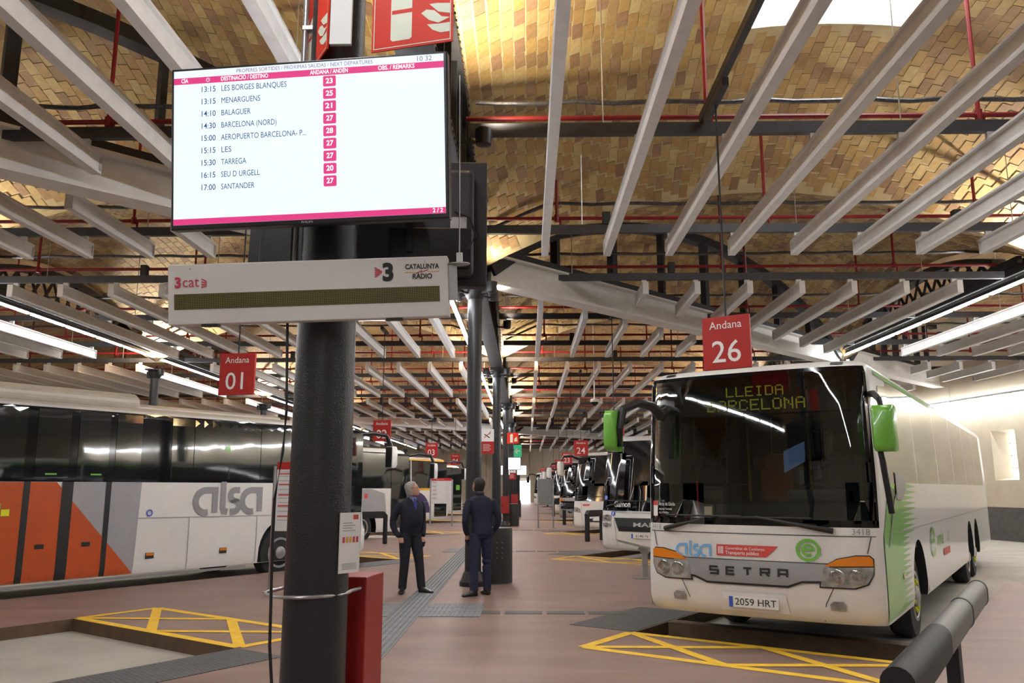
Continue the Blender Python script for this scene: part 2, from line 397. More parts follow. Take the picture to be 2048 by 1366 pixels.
def girder(x, j, label, group, lattice=True):
    zb = 5.96 if lattice else 5.28
    y0 = Y0 + j * L; yc = y0 + L / 2
    t = thing('arched_girder', label, 'girder', (x, yc, 0), 0, group)
    def top(y): return 7.0 - VK * y * y - .22
    hl = 4.15 if lattice else L / 2 - .15
    m = MB()
    for s in (-1, 1): m.box((s * .11, 0, zb + .08), (.1, 2 * hl, .16))
    m.box((0, 0, zb + .01), (.34, 2 * hl, .03)); m.build('bottom_chord', 'black_steel', t)
    hs = 3.3 if lattice else hl; m = MB(); N = 14; ys = [-hs + 2 * hs * k / N for k in range(N + 1)]
    for a, b in zip(ys[:-1], ys[1:]):
        m.bar((0, a, max(zb + .2, top(a))), (0, b, max(zb + .2, top(b))), .32, .14)
    m.build('top_chord', 'black_steel', t)
    m = MB()
    if lattice:
        for a, b in zip(ys[:-1], ys[1:]):
            ta, tb = top(a), top(b)
            if max(ta, tb) > zb + .3:
                m.bar((.06, a, zb + .1), (.06, b, max(zb + .15, tb)), .02, .09); m.bar((-.06, b, zb + .1), (-.06, a, max(zb + .15, ta)), .02, .09)
    else:
        for a, b in zip(ys[:-1], ys[1:]):
            m.add([(.02, a, 5.3), (.02, b, 5.3), (.02, b, max(5.45, top(b))), (.02, a, max(5.45, top(a))), (-.02, a, 5.3), (-.02, b, 5.3), (-.02, b, max(5.45, top(b))), (-.02, a, max(5.45, top(a)))], [(0, 1, 2, 3), (7, 6, 5, 4)])
        for a in ys[1:-1]:
            if top(a) > 5.6: m.box((0, a, (5.4 + top(a)) / 2), (.22, .05, top(a) - 5.4))
    m.build('web', 'black_steel', t)
    if not lattice and j < 2:
        rv = MB()
        for k in range(60):
            y = -L / 2 + .4 + k * .165
            for z in (5.36,): rv.cyl((.16, y, z), (.18, y, z), .022, .014, 6)
            if top(y) > 5.7: rv.cyl((.16, y, top(y)), (.18, y, top(y)), .022, .014, 6)
        r_ = rv.build('rivets', 'black_steel', t); r_['kind'] = 'stuff'
    return t
for j in range(0, NB):
    girder(X0, j, 'black riveted arched girder of the middle row, %s' % (['over the departures screen', 'between the second and third iron columns', 'beyond the no smoking sign'][j] if j < 3 else 'far along the hall'), None if j < 3 else 'far middle girders', lattice=False)
    girder(X0 - L, j, 'black lattice arched girder above the orange and white coach line', 'outer girders on the 01 side')
    if j < 5: girder(X0 + L, j, 'black lattice arched girder above the green and white bus line', 'outer girders on the 26 side')

def diagonal(xa, ya, label, frac=1.0):
    # white box beam with a dark glazed arch frame on it, across a bay at 45 degrees
    LD = L * math.sqrt(2); t = thing('diagonal_arch_truss', label, 'truss', (xa + L / 2, ya + L / 2, 0), -R(45), 'diagonal arch trusses')
    s0, s1 = -LD / 2 + .35, -LD / 2 + LD * frac - .35; ln = s1 - s0; sm = (s0 + s1) / 2
    m = MB(); m.box((0, sm, 5.62), (.10, ln, .5)); m.box((0, sm, 5.36), (.40, ln, .05)); m.box((0, sm, 5.88), (.40, ln, .04)); m.build('white_beam', 'white_paint', t)
    def top(s): return min(5.75 + 1.95 * (1 - (s / (LD / 2)) ** 2), VTOP - VK * s * s - .2)
    m = MB(); N = 16; ss = [s0 + ln * k / N for k in range(N + 1)]
    for a, b in zip(ss[:-1], ss[1:]): m.bar((0, a, top(a)), (0, b, top(b)), .26, .2)
    m.build('arch', 'black_steel', t)
    for k in range(2, N - 1, 2):
        s = ss[k]; m = MB(); m.box((0, s, (5.9 + top(s)) / 2), (.16, .16 if k % 4 == 0 else .09, top(s) - 5.9)); m.build('post', 'black_steel', t)
    m = MB(); m.box((0, sm, 5.98), (.2, ln - .1, .14)); m.build('sill', 'black_steel', t)
diagonal(X0 - L, Y0, 'white beam with black arch frame crossing behind the departures screen')
diagonal(X0, Y0 + L, 'white beam with black arch frame running over the platform 26 sign towards the wall')
diagonal(X0 + L, Y0 + 2 * L, 'white beam with black arch frame by the cream side wall', .56)
diagonal(X0 - L, Y0 + 4 * L, 'far white diagonal beam above the orange roofed coach')
diagonal(X0, Y0 + 5 * L, 'far white diagonal beam before the end wall')

# ------------------------------------------------------------------ ceiling baffles on dark rails
RAILS = (1.55, 5.35, 9.15)
WALL = [(23.5, -12), (20.4, 6), (17.6, 22), (16.9, 26), (14.6, 40), (12.5, 56), (10.8, 92)]
def wall_x(y):
    for a, b in zip(WALL[:-1], WALL[1:]):
        if a[1] <= y <= b[1]: return a[0] + (b[0] - a[0]) * (y - a[1]) / (b[1] - a[1])
    return 99
def prof_i(ln):
    m = MB(); wd, h, tf, tw = .115, .255, .03, .055
    P = [(-wd / 2, 0), (wd / 2, 0), (wd / 2, tf), (tw / 2, tf + .012), (tw / 2, h - tf - .012), (wd / 2, h - tf), (wd / 2, h), (-wd / 2, h), (-wd / 2, h - tf), (-tw / 2, h - tf - .012), (-tw / 2, tf + .012), (-wd / 2, tf)]
    m.prism(P, lambda x, z: (x, -ln / 2, z), lambda x, z: (x, ln / 2, z))
    for s in (-1, 1): m.box((0, s * (ln / 2 - .005), h / 2), (wd, .012, h))
    return m.mesh('baffle', 'baffle')
_bm = {}
def baffle_me(ln):
    k = round(ln, 1)
    if k not in _bm: _bm[k] = prof_i(k)
    return _bm[k]
brk = MB(); brk.box((0, 0, .06), (.1, .05, .2)); brk.cyl((.0, -.03, .1), (0, .03, .1), .012, n=6); brk_me = brk.mesh('bracket', 'baffle')
def raft(i, j, label, group):
    x0 = X0 + i * L; y0 = Y0 + j * L; yc = y0 + L / 2
    t = thing('baffle_raft', label, 'ceiling baffles', (x0 + L / 2, yc, 0), 0, group)
    for r in RAILS:
        xr = min(L / 2 - .25, wall_x(y0 + r) - .06 - x0 - L / 2); m = MB(); m.box(((xr - L / 2 + .25) / 2, r - L / 2, 5.82), (xr + L / 2 - .25, .09, .14)); m.build('rail', 'rail_dark', t)
        if True:
            for xx in (-3.5, 0, 3.5):
                if xx > xr: continue
                m = MB(); m.cyl((xx, r - L / 2, 5.88), (xx, r - L / 2, vault_z(x0 + L / 2 + xx, y0 + r, i, j)), .008, n=5); m.build('hanger', 'galvanised', t)
    diag = (i, j) in ((-1, 0), (0, 1), (1, 2), (-1, 4), (0, 5))
    if j < 3:
        for xx, r in ((2.6, RAILS[2]), (-1.5, RAILS[0]), (-3.1, RAILS[2])):
            if abs(xx) < L / 2 - .3 and xx < xr: MB().box((xx, r - L / 2, 6.0), (.13, .13, .22)).build('junction_box', 'black_matt', t, bevel=.01)
    for k in range(9):
        x = -L / 2 + 1.24 + k * 1.0275
        segs = [(1.35, 9.35)]
        if diag:
            yd = x + L / 2; segs = [(1.35, min(9.35, yd - .75)), (max(1.35, yd + 1.5), 9.35)]
        for a, b in segs:
            b = min(b, 9.35)
            if i == 1:
                while b - a > .7 and x0 + L / 2 + x > wall_x(y0 + b) - .15: b -= .2
            if b - a < .7: continue
            o = link('baffle', baffle_me(b - a), t, (x, (a + b) / 2 - L / 2, 5.42))
            if j < 3:
                for r in RAILS:
                    if a <= r <= b: link('bracket', brk_me, o, (0, r - (a + b) / 2, .255))
    return t
RL = {(0, 0): 'raft of long white ceiling baffles directly above the green and white bus sign', (-1, 0): 'raft of white ceiling baffles hung left of the departures screen', (0, 1): 'raft of white baffles cut short by the diagonal beam behind bus 26', (-1, 1): 'raft of white ceiling baffles over the open aisle beside the orange and white coach', (0, 2): 'raft of white ceiling baffles ahead of the 24 sign', (-1, 2): 'raft of white ceiling baffles above the blue and grey coach',
      (1, 1): 'raft of white baffles over the tail of the green and white bus', (1, 2): 'raft of white baffles against the cream side wall', (1, 0): 'raft of white baffles above the near end of the side wall', (-2, 0): 'raft of white baffles over the orange and white coach rear', (-2, 1): 'raft of white baffles over the roof of the orange and white coach', (-2, 2): 'raft of white baffles beyond the left light line over coach 02'}
for j in range(NB):
    for i in (-2, -1, 0, 1):
        if i == 1 and j > 3: continue
        if (i, j) == (-2, 7): continue
        raft(i, j, RL.get((i, j), 'distant raft of white ceiling baffles on dark rails'), None if (i, j) in RL else 'far baffle rafts')

# sprinkler pipes, conduits -----------------------------------------
def services(i, j):
    x0 = X0 + i * L; y0 = Y0 + j * L
    where = 'on the green bus side' if (i, j) == (0, 0) else 'on the orange coach side' if (i, j) == (-1, 0) else None
    for q, r in enumerate(RAILS):
        y = y0 + r + .32
        nm = ['nearest the departures screen', 'at mid bay', 'at the far end of the bay'][q]
        t = thing('sprinkler_pipe', ('red sprinkler pipe %s, %s' % (where, nm)) if where else 'red sprinkler pipe running across the hall above the baffles', 'pipe', (x0 + L / 2, y, 0), 0, None if where else 'sprinkler pipes across the hall')
        xr = min(L / 2 - .2, wall_x(y) - .08 - x0 - L / 2); m = MB(); m.cyl((-L / 2 + .2, 0, 6.12), (xr, 0, 6.12), .032, n=8); m.build('main_pipe', 'red_pipe', t, smooth=True)
        for xx in (-3.9, -.4, 3.1) if q != 1 else (-2.2, 1.1, 3.9):
            if xx > xr - .1: continue
            zt = vault_z(x0 + L / 2 + xx, y, i, j) - .03
            m = MB(); m.cyl((xx, 0, 6.1), (xx, 0, max(6.2, zt)), .026, n=8); m.cyl((xx, 0, 6.06), (xx, 0, 6.18), .045, n=8); m.cyl((xx + .06, 0, 5.95), (xx + .06, 0, 6.12), .02, n=6); m.build('riser', 'red_pipe', t, smooth=True)
        if j < 3:
            yy = y + .35; pts = []
            t2 = tag(MB().tube([(-L / 2 + .3 + k * (xr + L / 2 - .4) / 40, .0 + .012 * math.sin(k * 2.1), min(6.5, vault_z(x0 + L / 2 - L / 2 + .3 + k * (xr + L / 2 - .4) / 40, yy, i, j) - .1) + .012 * math.cos(k * 1.3)) for k in range(41)], .03, 7).build('cable_conduit', 'conduit', None, smooth=True, loc=(x0 + L / 2, yy, 0)),
                     ('grey corrugated conduit %s, %s' % (where, nm)) if where else 'grey corrugated conduit running under the brick vault', 'conduit', None if where else 'conduits under the vaults')
for j in range(NB):
    for i in (-1, 0):
        services(i, j)
for j in range(1, 4): services(1, j)
for j in range(1, 4): services(-2, j)

# light lines ---------------------------------------------------------
seg_me = MB().box((0, 0, 0), (.055, 1.36, .04)).mesh('led_segment', 'led')
def light_line(x, z, ya, yb, label, tray=True, rot=0, base=None):
    t = thing('light_line', label, 'light', (x, ya, z) if base is None else base, rot)
    ln = yb - ya; n = int(ln / 1.5)
    m = MB(); m.box((0, ln / 2, .06), (.075, ln, .07)); m.build('channel', 'galvanised' if not tray else 'black_steel', t)
    if tray:
        m = MB(); m.box((0, ln / 2, .17), (.26, ln, .06))
        for s in (-1, 1): m.box((s * .13, ln / 2, .22), (.02, ln, .14))
        m.build('cable_tray', 'black_steel', t)
    for k in range(n): link('led_segment', seg_me, t, (0, .75 + 1.5 * k, 0))
    hg = MB().cyl((0, 0, .1), (0, 0, .3 if tray else .6), .008, n=5).mesh('hanger', 'galvanised')
    for k in range(int(ln / 5)): link('hanger', hg, t, (0, 1 + k * 5, 0))
    return t
light_line(X0 + L, 5.655, -10, 60, 'long line of white tube lights over the bus 26 roof')
light_line(X0 - L, 5.655, -10, 86, 'long line of white tube lights over the orange and white coach')
light_line(X0 - .44, 5.0, -10, 86, 'line of white tube lights beside the middle iron columns', tray=False)
wa, wb = Vector((19.3, 10, 4.75)), Vector((14.2, 40, 4.75))
light_line(0, 0, 0, (wb - wa).length, 'line of white tube lights along the cream side wall', False, rot=-math.atan2(wb.x - wa.x, wb.y - wa.y), base=wa)

def uplight(x, y, i, j, power, label=None, z=5.05):
    # small projector on a bracket that washes the vault above
    cx, cy = X0 + (i + .5) * L, Y0 + (j + .5) * L; d = Vector((cx - x, cy - y, 0)).normalized()
    p = Vector((x, y, z)) + d * .45
    t = thing('uplight', label or 'small black projector washing the brick vault', 'spotlight', p, math.atan2(d.y, d.x) - R(90), 'vault uplights on the columns')
    m = MB(); m.lathe([(.03, 0), (.09, .02), (.1, .16), (.1, .2)], 14); m.build('housing', 'black_plastic', t, smooth=30)
    m = MB(); m.lathe([(.085, .195), (.085, .203)], 14); m.build('lens', 'sign_white', t)
    m = MB(); m.bar((0, -.3, .05), (0, 0, .05), .04, .03); m.build('bracket', 'black_steel', t)
    ld = bpy.data.lights.new('uplight_beam', 'SPOT'); ld.energy = power; ld.color = (1, .88, .68); ld.spot_size = R(125); ld.spot_blend = .8; ld.shadow_soft_size = .08
    lo = bpy.data.objects.new('beam', ld); COL.objects.link(lo); lo.parent = t; lo.location = (0, .02, .25); lo.rotation_euler = (R(180 - 22), 0, 0)
for j in range(0, NB):
    for i, x in ((0, X0), (-1, X0)):
        uplight(x, Y0 + j * L, i, j, 330 if j == 0 else 560)
        if 0 < j < 5: uplight(x, Y0 + j * L, i, j - 1, 35 if j == 1 else 130)
uplight(X0, Y0 + L / 2 - .3, 0, 0, 230, 'small black projector on the girder right of the departures screen', 5.5)
uplight(X0, Y0 + L / 2 - .3, -1, 0, 120, 'small black projector on the girder left of the departures screen', 5.5)
for j in range(1, 4):
    for i in (0, -1): uplight(X0, Y0 + j * L + L / 2, i, j, 300, None, 5.5)
for j in range(1, 5):
    uplight(X0 + L, Y0 + j * L, 0, j - 1, 700); uplight(X0 - L, Y0 + j * L, -1, j - 1, 700); uplight(X0 - L, Y0 + j * L, -2, j, 700)
    if j < 4: uplight(X0 + L, Y0 + j * L, 1, j, 700)

# ================================================================== markings on the platform
def floor_strip(name, label, cat, group, poly, mat, z=.004, th=.004):
    c = sum((Vector(p) for p in poly), Vector((0, 0))) / len(poly)
    m = MB(); m.prism([(p[0] - c.x, p[1] - c.y) for p in poly], lambda x, y: (x, y, 0), lambda x, y: (x, y, th))
    return tag(m.build(name, mat, None, loc=(c.x, c.y, z - .004)), label, cat, group)
def hatch(u0, u1, v0, v1, label, group=None):
    # yellow frame with two crosses, flush paint lines
    c = uv((u0 + u1) / 2, (v0 + v1) / 2); t = thing('yellow_hatching', label, 'floor marking', (c.x, c.y, 0), 0, group)
    f = lambda u, v: (uv(u, v) - c) + Vector((0, 0, .003))
    um = (u0 + u1) / 2
    segs = [((u0, v0), (u1, v0)), ((u0, v1), (u1, v1)), ((u0, v0), (u0, v1)), ((u1, v0), (u1, v1)), ((u0, v0), (um, v1)), ((u0, v1), (um, v0)), ((um, v0), (u1, v1)), ((um, v1), (u1, v0))]
    for k, (a, b) in enumerate(segs):
        m = MB(); stroke(m, [a, b], .125 if k < 4 else .12, lambda x, y, k=k: f(x, y) + Vector((0, 0, .0004 * k))); m.build('line', 'yellow_line', t)
SGN_R = {0: 'yellow hatched marking in front of the green and white bus', 1: 'yellow hatched marking in front of the bus with black grille', 2: 'yellow hatched marking in front of the bus at platform 24'}
for k in range(0, 5):
    u0, u1, v = rlane(k); hatch(u0 - .02, u1 + .05, v - 1.13, v - .06, SGN_R.get(k, 'far yellow hatched marking along the platforms'), None if k in SGN_R else 'far yellow hatchings')
SGN_L = {0: 'yellow hatched marking beside the empty pit', 1: 'yellow hatched marking ahead of the orange and white coach', 2: 'yellow hatched marking ahead of the coach at platform 02'}
for k in range(0, 5):
    u0, u1, v = llane(k); hatch(u0 + .02, u1 - .02, v + .06, v + 1.15, SGN_L.get(k, 'far yellow hatched marking along the platforms'), None if k in SGN_L else 'far yellow hatchings')
for k in range(0, 5):
    u0, u1, v = rlane(k)
    p = [uv(u0 - .88, v), uv(u0 - .02, v), uv(u0 - .02, v + 1.85), uv(u0 - .88, v + 1.85)]
    floor_strip('chequer_plate', ['grey chequer plate left of the green and white bus nose', 'grey chequer plate beside the bus with black grille'][k] if k < 2 else 'far grey chequer plate at a lane edge', 'floor plate', None if k < 2 else 'far chequer plates', [(q.x, q.y) for q in p], 'chequer_plate', .006)
    u0, u1, v = llane(k)
    p = [uv(u1 + .02, v - 2.4), uv(u1 + .75, v - 2.4), uv(u1 + .75, v), uv(u1 + .02, v)]
    floor_strip('chequer_plate', ['grey chequer plate beside the empty pit', 'grey chequer plate beside the orange and white coach nose'][k] if k < 2 else 'far grey chequer plate at a lane edge', 'floor plate', None if k < 2 else 'far chequer plates', [(q.x, q.y) for q in p], 'chequer_plate', .006)
# tactile guide path: single slabs with studs
stud = MB(); stud.box((0, 0, .003), (.395, .395, .006))
for a in range(6):
    stud.box((-.165 + a * .066, 0, .0075), (.024, .36, .004))
slab_bar = stud.mesh('tactile_slab', 'grey_tile')
stud = MB(); stud.box((0, 0, .003), (.395, .395, .006))
for a in range(6):
    for b in range(6): stud.box((-.165 + a * .066, -.165 + b * .066, .0075), (.026, .026, .004))
slab_dot = stud.mesh('tactile_slab', 'grey_tile')
path = thing('tactile_path', 'grey tactile guide path running along the iron columns', 'tactile paving', (-1.62, 3.9, 0))
for k in range(95): link('slab', slab_dot, path, (0, .2 + k * .4, 0))
for j in range(0, 4):
    y = 11.2 + j * L
    p2 = thing('tactile_crossing', 'ribbed grey tactile crossing ' + ['near the two standing men', 'beyond the two standing men', 'by the hydrant column', 'far along the hall'][j], 'tactile paving', (-1.62, y, 0.002))
    for a in (-1, 1, 2):
        for b in (0, 1, 2): link('slab', slab_bar, p2, (a * .4, b * .4, 0))
    p3 = thing('drain_strip', 'dark grey drain covers across the platform ' + ['near the green and white bus', 'near the bus with black grille', 'near the bus at platform 24', 'far along the hall'][j], 'drain', (-.62, y + .2, .001))
    dc = MB().box((0, 0, .003), (.5, .24, .006)).mesh('cover', 'dark_tile')
    for a in range(4): link('cover', dc, p3, (.0 + .56 * a, 0, 0))

# ================================================================== buses
mk('bus_white', (.72, .71, .69), .28, var=.03, coat=.4)
mk('bus_cream', (.60, .55, .48), .35, var=.04, coat=.3)
mk('bus_grey', (.34, .34, .36), .35, var=.04, coat=.3)
mk('bus_silver', (.36, .365, .38), .32, metal=.5, var=.04)
mk('bus_orange', (.52, .085, .018), .3, var=.05, coat=.4)
mk('bus_green', (.16, .46, .055), .3, var=.04, coat=.4)
mk('bus_blue', (.05, .33, .62), .3, var=.04, coat=.3)
mk('bus_purple', (.045, .03, .10), .4, var=.08)
mk('bus_yellow', (.75, .40, .02), .35, var=.04)
mk('alsa_blue', (.16, .42, .75), .4, var=0)
mk('logo_grey', (.27, .27, .285), .4, var=0)
mk('tyre', (.018, .018, .019), .8, var=.2)
mk('rim', (.42, .42, .41), .4, metal=.6, var=.2)
mk('nut_yellow', (.75, .80, .02), .4, var=.05)
mk('amber', (.72, .22, .01), .15, var=.05, coat=.6)
mk('lamp_chrome', (.50, .50, .48), .12, metal=.85, var=.5, scale=14)
mk('lens_grey', (.30, .29, .28), .12, var=.45, scale=9, coat=.6)
mk('rubber', (.012, .012, .012), .5, var=.1)
mk('tint_glass', (.010, .012, .012), .04, var=0, spec=.9)
mk('glass_black', (.006, .006, .008), .06, var=0, spec=.6)
mk('dash', (.035, .037, .042), .6, var=.15)
mk('interior_grey', (.22, .22, .23), .7, var=.1)
mk('seat_blue', (.03, .045, .09), .85, var=.2)
mk('seat_orange', (.55, .12, .03), .7, var=.1)
mk('pole_yellow', (.45, .27, .02), .4, var=.05)
mk('led_yellow', (.55, .50, .05), emit=.16, var=0)
mk('plate_white', (.78, .78, .76), .4, var=.02)
mk('plate_blue', (.04, .10, .50), .4, var=0)
mk('ink', (.01, .01, .012), .5, var=0)
mk('print_red', (.60, .06, .05), .4, var=0)
mk('print_white', (.85, .84, .82), .4, var=0)
mk('paper_blue', (.20, .36, .78), .6, var=.03)
def glass_mat():
    m = bpy.data.materials.new('windscreen'); m.use_nodes = True; nt = m.node_tree; nt.nodes.remove(nt.nodes['Principled BSDF'])
    tr = nt.nodes.new('ShaderNodeBsdfTransparent'); tr.inputs[0].default_value = (.42, .46, .45, 1)
    gl = nt.nodes.new('ShaderNodeBsdfGlossy'); gl.inputs['Roughness'].default_value = .02; gl.inputs[0].default_value = (.9, .92, .92, 1)
    fr = nt.nodes.new('ShaderNodeFresnel'); fr.inputs[0].default_value = 1.5; mx = nt.nodes.new('ShaderNodeMixShader')
    ad = nt.nodes.new('ShaderNodeMath'); ad.operation = 'ADD'; ad.inputs[1].default_value = .05; nt.links.new(fr.outputs[0], ad.inputs[0])
    nt.links.new(ad.outputs[0], mx.inputs[0]); nt.links.new(tr.outputs[0], mx.inputs[1]); nt.links.new(gl.outputs[0], mx.inputs[2])
    nt.links.new(mx.outputs[0], nt.nodes['Material Output'].inputs[0]); MATS['windscreen'] = m
    # side glass: dark, mirror-like, slightly wavy
    m = M('tint_glass'); nt = m.node_tree; tc = nt.nodes.new('ShaderNodeTexCoord'); nz = nt.nodes.new('ShaderNodeTexNoise'); nz.inputs['Scale'].default_value = .8
    bp = nt.nodes.new('ShaderNodeBump'); bp.inputs['Strength'].default_value = .12; bp.inputs['Distance'].default_value = .05
    nt.links.new(tc.outputs['Object'], nz.inputs['Vector']); nt.links.new(nz.outputs['Fac'], bp.inputs['Height']); nt.links.new(bp.outputs[0], nt.nodes['Principled BSDF'].inputs['Normal'])
    nt.nodes['Principled BSDF'].inputs['Coat Weight'].default_value = .6; nt.nodes['Principled BSDF'].inputs['Coat Roughness'].default_value = .02
glass_mat()

def interp(tab, z):
    if z <= tab[0][0]: return tab[0][1]
    for (a, va), (b, vb) in zip(tab[:-1], tab[1:]):
        if z <= b: return va + (vb - va) * (z - a) / (b - a)
    return tab[-1][1]
FU = [-1, -.994, -.98, -.955, -.92, -.86, -.76, -.62, -.42, -.2, 0, .2, .42, .62, .76, .86, .92, .955, .98, .994, 1]
def subdiv_map(poly, f, maxlen=.07):
    bm = bmesh.new(); vs_ = [bm.verts.new((x, y, 0)) for x, y in poly]; bm.faces.new(vs_); bmesh.ops.triangulate(bm, faces=bm.faces)
    for _ in range(6):
        ed = [e for e in bm.edges if e.calc_length() > maxlen]
        if not ed: break
        bmesh.ops.subdivide_edges(bm, edges=ed, cuts=1); bmesh.ops.triangulate(bm, faces=[q for q in bm.faces if len(q.verts) > 3])
    bm.verts.index_update(); V = [f(v.co.x, v.co.y) for v in bm.verts]; F = [tuple(v.index for v in q.verts) for q in bm.faces]; bm.free(); return V, F
class Bus:
    def __init__(s, label, nose, rot, L=12.5, zb=.3, zt=2.96, ws=(1.25, 2.82), belt=1.7, wtop=2.78, bow=.08, D=.42, rake=.36, paint='bus_white', roof=None, glass='glass_black', side_glass='tint_glass', wheels=(2.5, 8.9), wins=(), hollow=False, wsf=.955, hwm=1.26, group=None, cat='bus'):
        s.t = thing('bus', label, cat, (nose[0], nose[1], 0), rot, group)
        s.L = L; s.D = D; s.bow = bow; s.zt = zt; s.zb = zb
        w0, w1 = ws
        s.HW = [(zb, hwm - .02), (zb + .06, hwm - .004), (zb + .16, hwm), (1.75, hwm), (zt - .2, hwm - .035), (zt - .1, hwm - .06), (zt - .05, hwm - .12), (zt - .015, hwm - .24), (zt, hwm - .45)]
        s.FY = [(zb, .12), (zb + .06, .04), (zb + .18, 0), (.72, 0), (w0, .05), (w1, .05 + rake), (zt - .07, .12 + rake), (zt - .03, .22 + rake), (zt, .55 + rake)]
        zs = sorted(set([round(z, 3) for z in [zb, zb + .06, zb + .16, .72, 1.0, w0, w0 + .07, belt, 1.9, 2.2, 2.5, wtop, w1 - .04, w1, zt - .1, zt - .05, zt - .015, zt] if z <= zt]))
        zs = [z for k, z in enumerate(zs) if k == 0 or z - zs[k - 1] > .008]
        wz = 1.16; zs = sorted(zs + [wz]) if all(abs(z - wz) > .03 for z in zs) else zs; wz = min(zs, key=lambda z: abs(z - wz))
        ys = sorted(set([1.25, L - .6] + [y for a in wins for y in a[:2]] + [y + e for y in wheels for e in (-.72, .72)])); s.wz = wz
        def ring(z):
            hw = interp(s.HW, z); fy = interp(s.FY, z); P = []; inset = (hwm - hw)
            for f_ in FU: P.append((hw * f_, fy + s.bowf(f_), z))
            for y in ys: P.append((hw, y, z))
            for f_ in reversed(FU): P.append((hw * f_, L - s.bowf(f_) * .6 - max(0, inset - .05) * .8, z))
            for y in reversed(ys): P.append((-hw, y, z))
            return P
        kinds = [('F', (a + b) / 2) for a, b in zip(FU[:-1], FU[1:])] + [('R', None)]
        kinds += [('R', (a + b) / 2) for a, b in zip(ys[:-1], ys[1:])] + [('R', 99)] + [('B', 0)] * (len(FU) - 1) + [('L', 99)] + [('L', (a + b) / 2) for a, b in reversed(list(zip(ys[:-1], ys[1:])))] + [('L', None)]
        rings = [ring(z) for z in zs]; n = len(rings[0]); V = [p for r in rings for p in r]
        body = MB(); wsm = MB(); panes = {}
        body.v = list(V)
        for k in range(len(zs) - 1):
            zm = (zs[k] + zs[k + 1]) / 2
            for q in range(n):
                q2 = (q + 1) % n; fc = (k * n + q, k * n + q2, (k + 1) * n + q2, (k + 1) * n + q); kd, val = kinds[q]
                if kd == 'F' and w0 < zm < w1 and abs(val) < wsf:
                    edge = abs(val) > wsf - .05 or zm < w0 + .07 or zm > w1 - .04
                    wsm.add([V[i] for i in fc], [(0, 1, 2, 3)], 1 if edge else 0); continue
                if kd in 'RL' and val not in (None, 99) and belt < zm < wtop:
                    hit = [w_ for w_ in wins if w_[0] < val < w_[1]]
                    if hit:
                        panes.setdefault((kd, hit[0][0]), MB()).add([V[i] for i in fc], [(0, 1, 2, 3)]); continue
                if kd in 'RL' and val not in (None, 99) and zm < wz and any(abs(val - y) < .72 for y in wheels): continue
                body.f.append(fc); body.m.append(1 if zm > zt - .09 else 0)
        body.f.append(tuple(range((len(zs) - 1) * n, len(zs) * n))); body.m.append(1)
        if not hollow: body.f.append(tuple(reversed(range(n)))); body.m.append(0)
        s.body = body.build('body', [paint, roof or paint], s.t, smooth=40)
        bm = bmesh.new(); bm.from_mesh(s.body.data); bmesh.ops.remove_doubles(bm, verts=bm.verts, dist=.0005); loose = [v for v in bm.verts if not v.link_faces]; bmesh.ops.delete(bm, geom=loose, context='VERTS'); bm.to_mesh(s.body.data); bm.free()
        s.ws = wsm.build('windscreen', ['windscreen' if hollow else glass, 'glass_black'], s.t, smooth=60)
        bm = bmesh.new(); bm.from_mesh(s.ws.data); bmesh.ops.remove_doubles(bm, verts=bm.verts, dist=.0005); bm.to_mesh(s.ws.data); bm.free()
        for key, p in panes.items(): p.build('window', side_glass, s.t, smooth=60)
        s.hwm = hwm
        for sg in (-1, 1):
            for y in wheels: s.wheel_panel(sg, y, paint)
    def wheel_panel(s, sg, y, paint, zc=.345, r=.60, top=1.02):
        A = [(y - r * math.cos(R(a)), zc + (top - zc) * math.sin(R(a))) for a in range(0, 181, 12)]
        P = [(y - .72, s.zb), (y - .72, s.wz), (y + .72, s.wz), (y + .72, s.zb), (y + r, s.zb)] + A[::-1] + [(y - r, s.zb)]
        m = MB(); V, Fc = subdiv_map(P, lambda a, b: s.S(sg, a, b, 0), .14); m.add(V, Fc); m.build('arch_panel', paint, s.t, smooth=60)
        A = [(y - r, s.zb)] + A + [(y + r, s.zb)]; k = len(A)
        m = MB(); m.add([s.S(sg, a, b, -.001) for a, b in A] + [Vector((sg * .65, a, b)) for a, b in A], [(i, i + 1, k + i + 1, k + i) for i in range(k - 1)] + [tuple(range(k, 2 * k))]); m.build('wheel_arch', 'rubber', s.t)
    def bowf(s, f_):
        a = min(1, abs(f_)); return s.bow * a * a + s.D * (1 - max(0, 1 - a ** 5) ** .3)
    def F(s, x, z, o=.006):
        hw = interp(s.HW, z); f_ = max(-1, min(1, x / hw)); y = interp(s.FY, z) + s.bowf(f_)
        e = .004; y2 = interp(s.FY, z) + s.bowf(min(1, f_ + e)); g = (y2 - y) / (e * hw); g = max(-3, min(3, g)); ln = math.hypot(1, g)
        return Vector((f_ * hw + o * g / ln, y - o / ln, z))
    def S(s, sg, y, z, o=.006): return Vector((sg * (interp(s.HW, z) + o), y, z))
    def fpatch(s, name, polys, mat, o=.006, parent=None, maxlen=.06):
        m = MB()
        for p in (polys if isinstance(polys[0][0], (list, tuple)) else [polys]):
            V, Fc = subdiv_map(p, lambda x, z: s.F(x, z, o), maxlen); m.add(V, Fc)
        return m.build(name, mat, parent or s.t, smooth=60)
    def spatch(s, name, sg, polys, mat, o=.006, parent=None):
        m = MB()
        for p in (polys if isinstance(polys[0][0], (list, tuple)) else [polys]):
                V, Fc = subdiv_map(p, lambda y, z: s.S(sg, y, z, o), .16); m.add(V, Fc)
        return m.build(name, mat, parent or s.t)
    def text(s, txt, size, x, z, mat, name='lettering', o=.012, **kw):
        m = MB(); put_text(m, txt, size, x, z, lambda a, b: s.F(a, b, o), **kw); return m.build(name, mat, s.t)
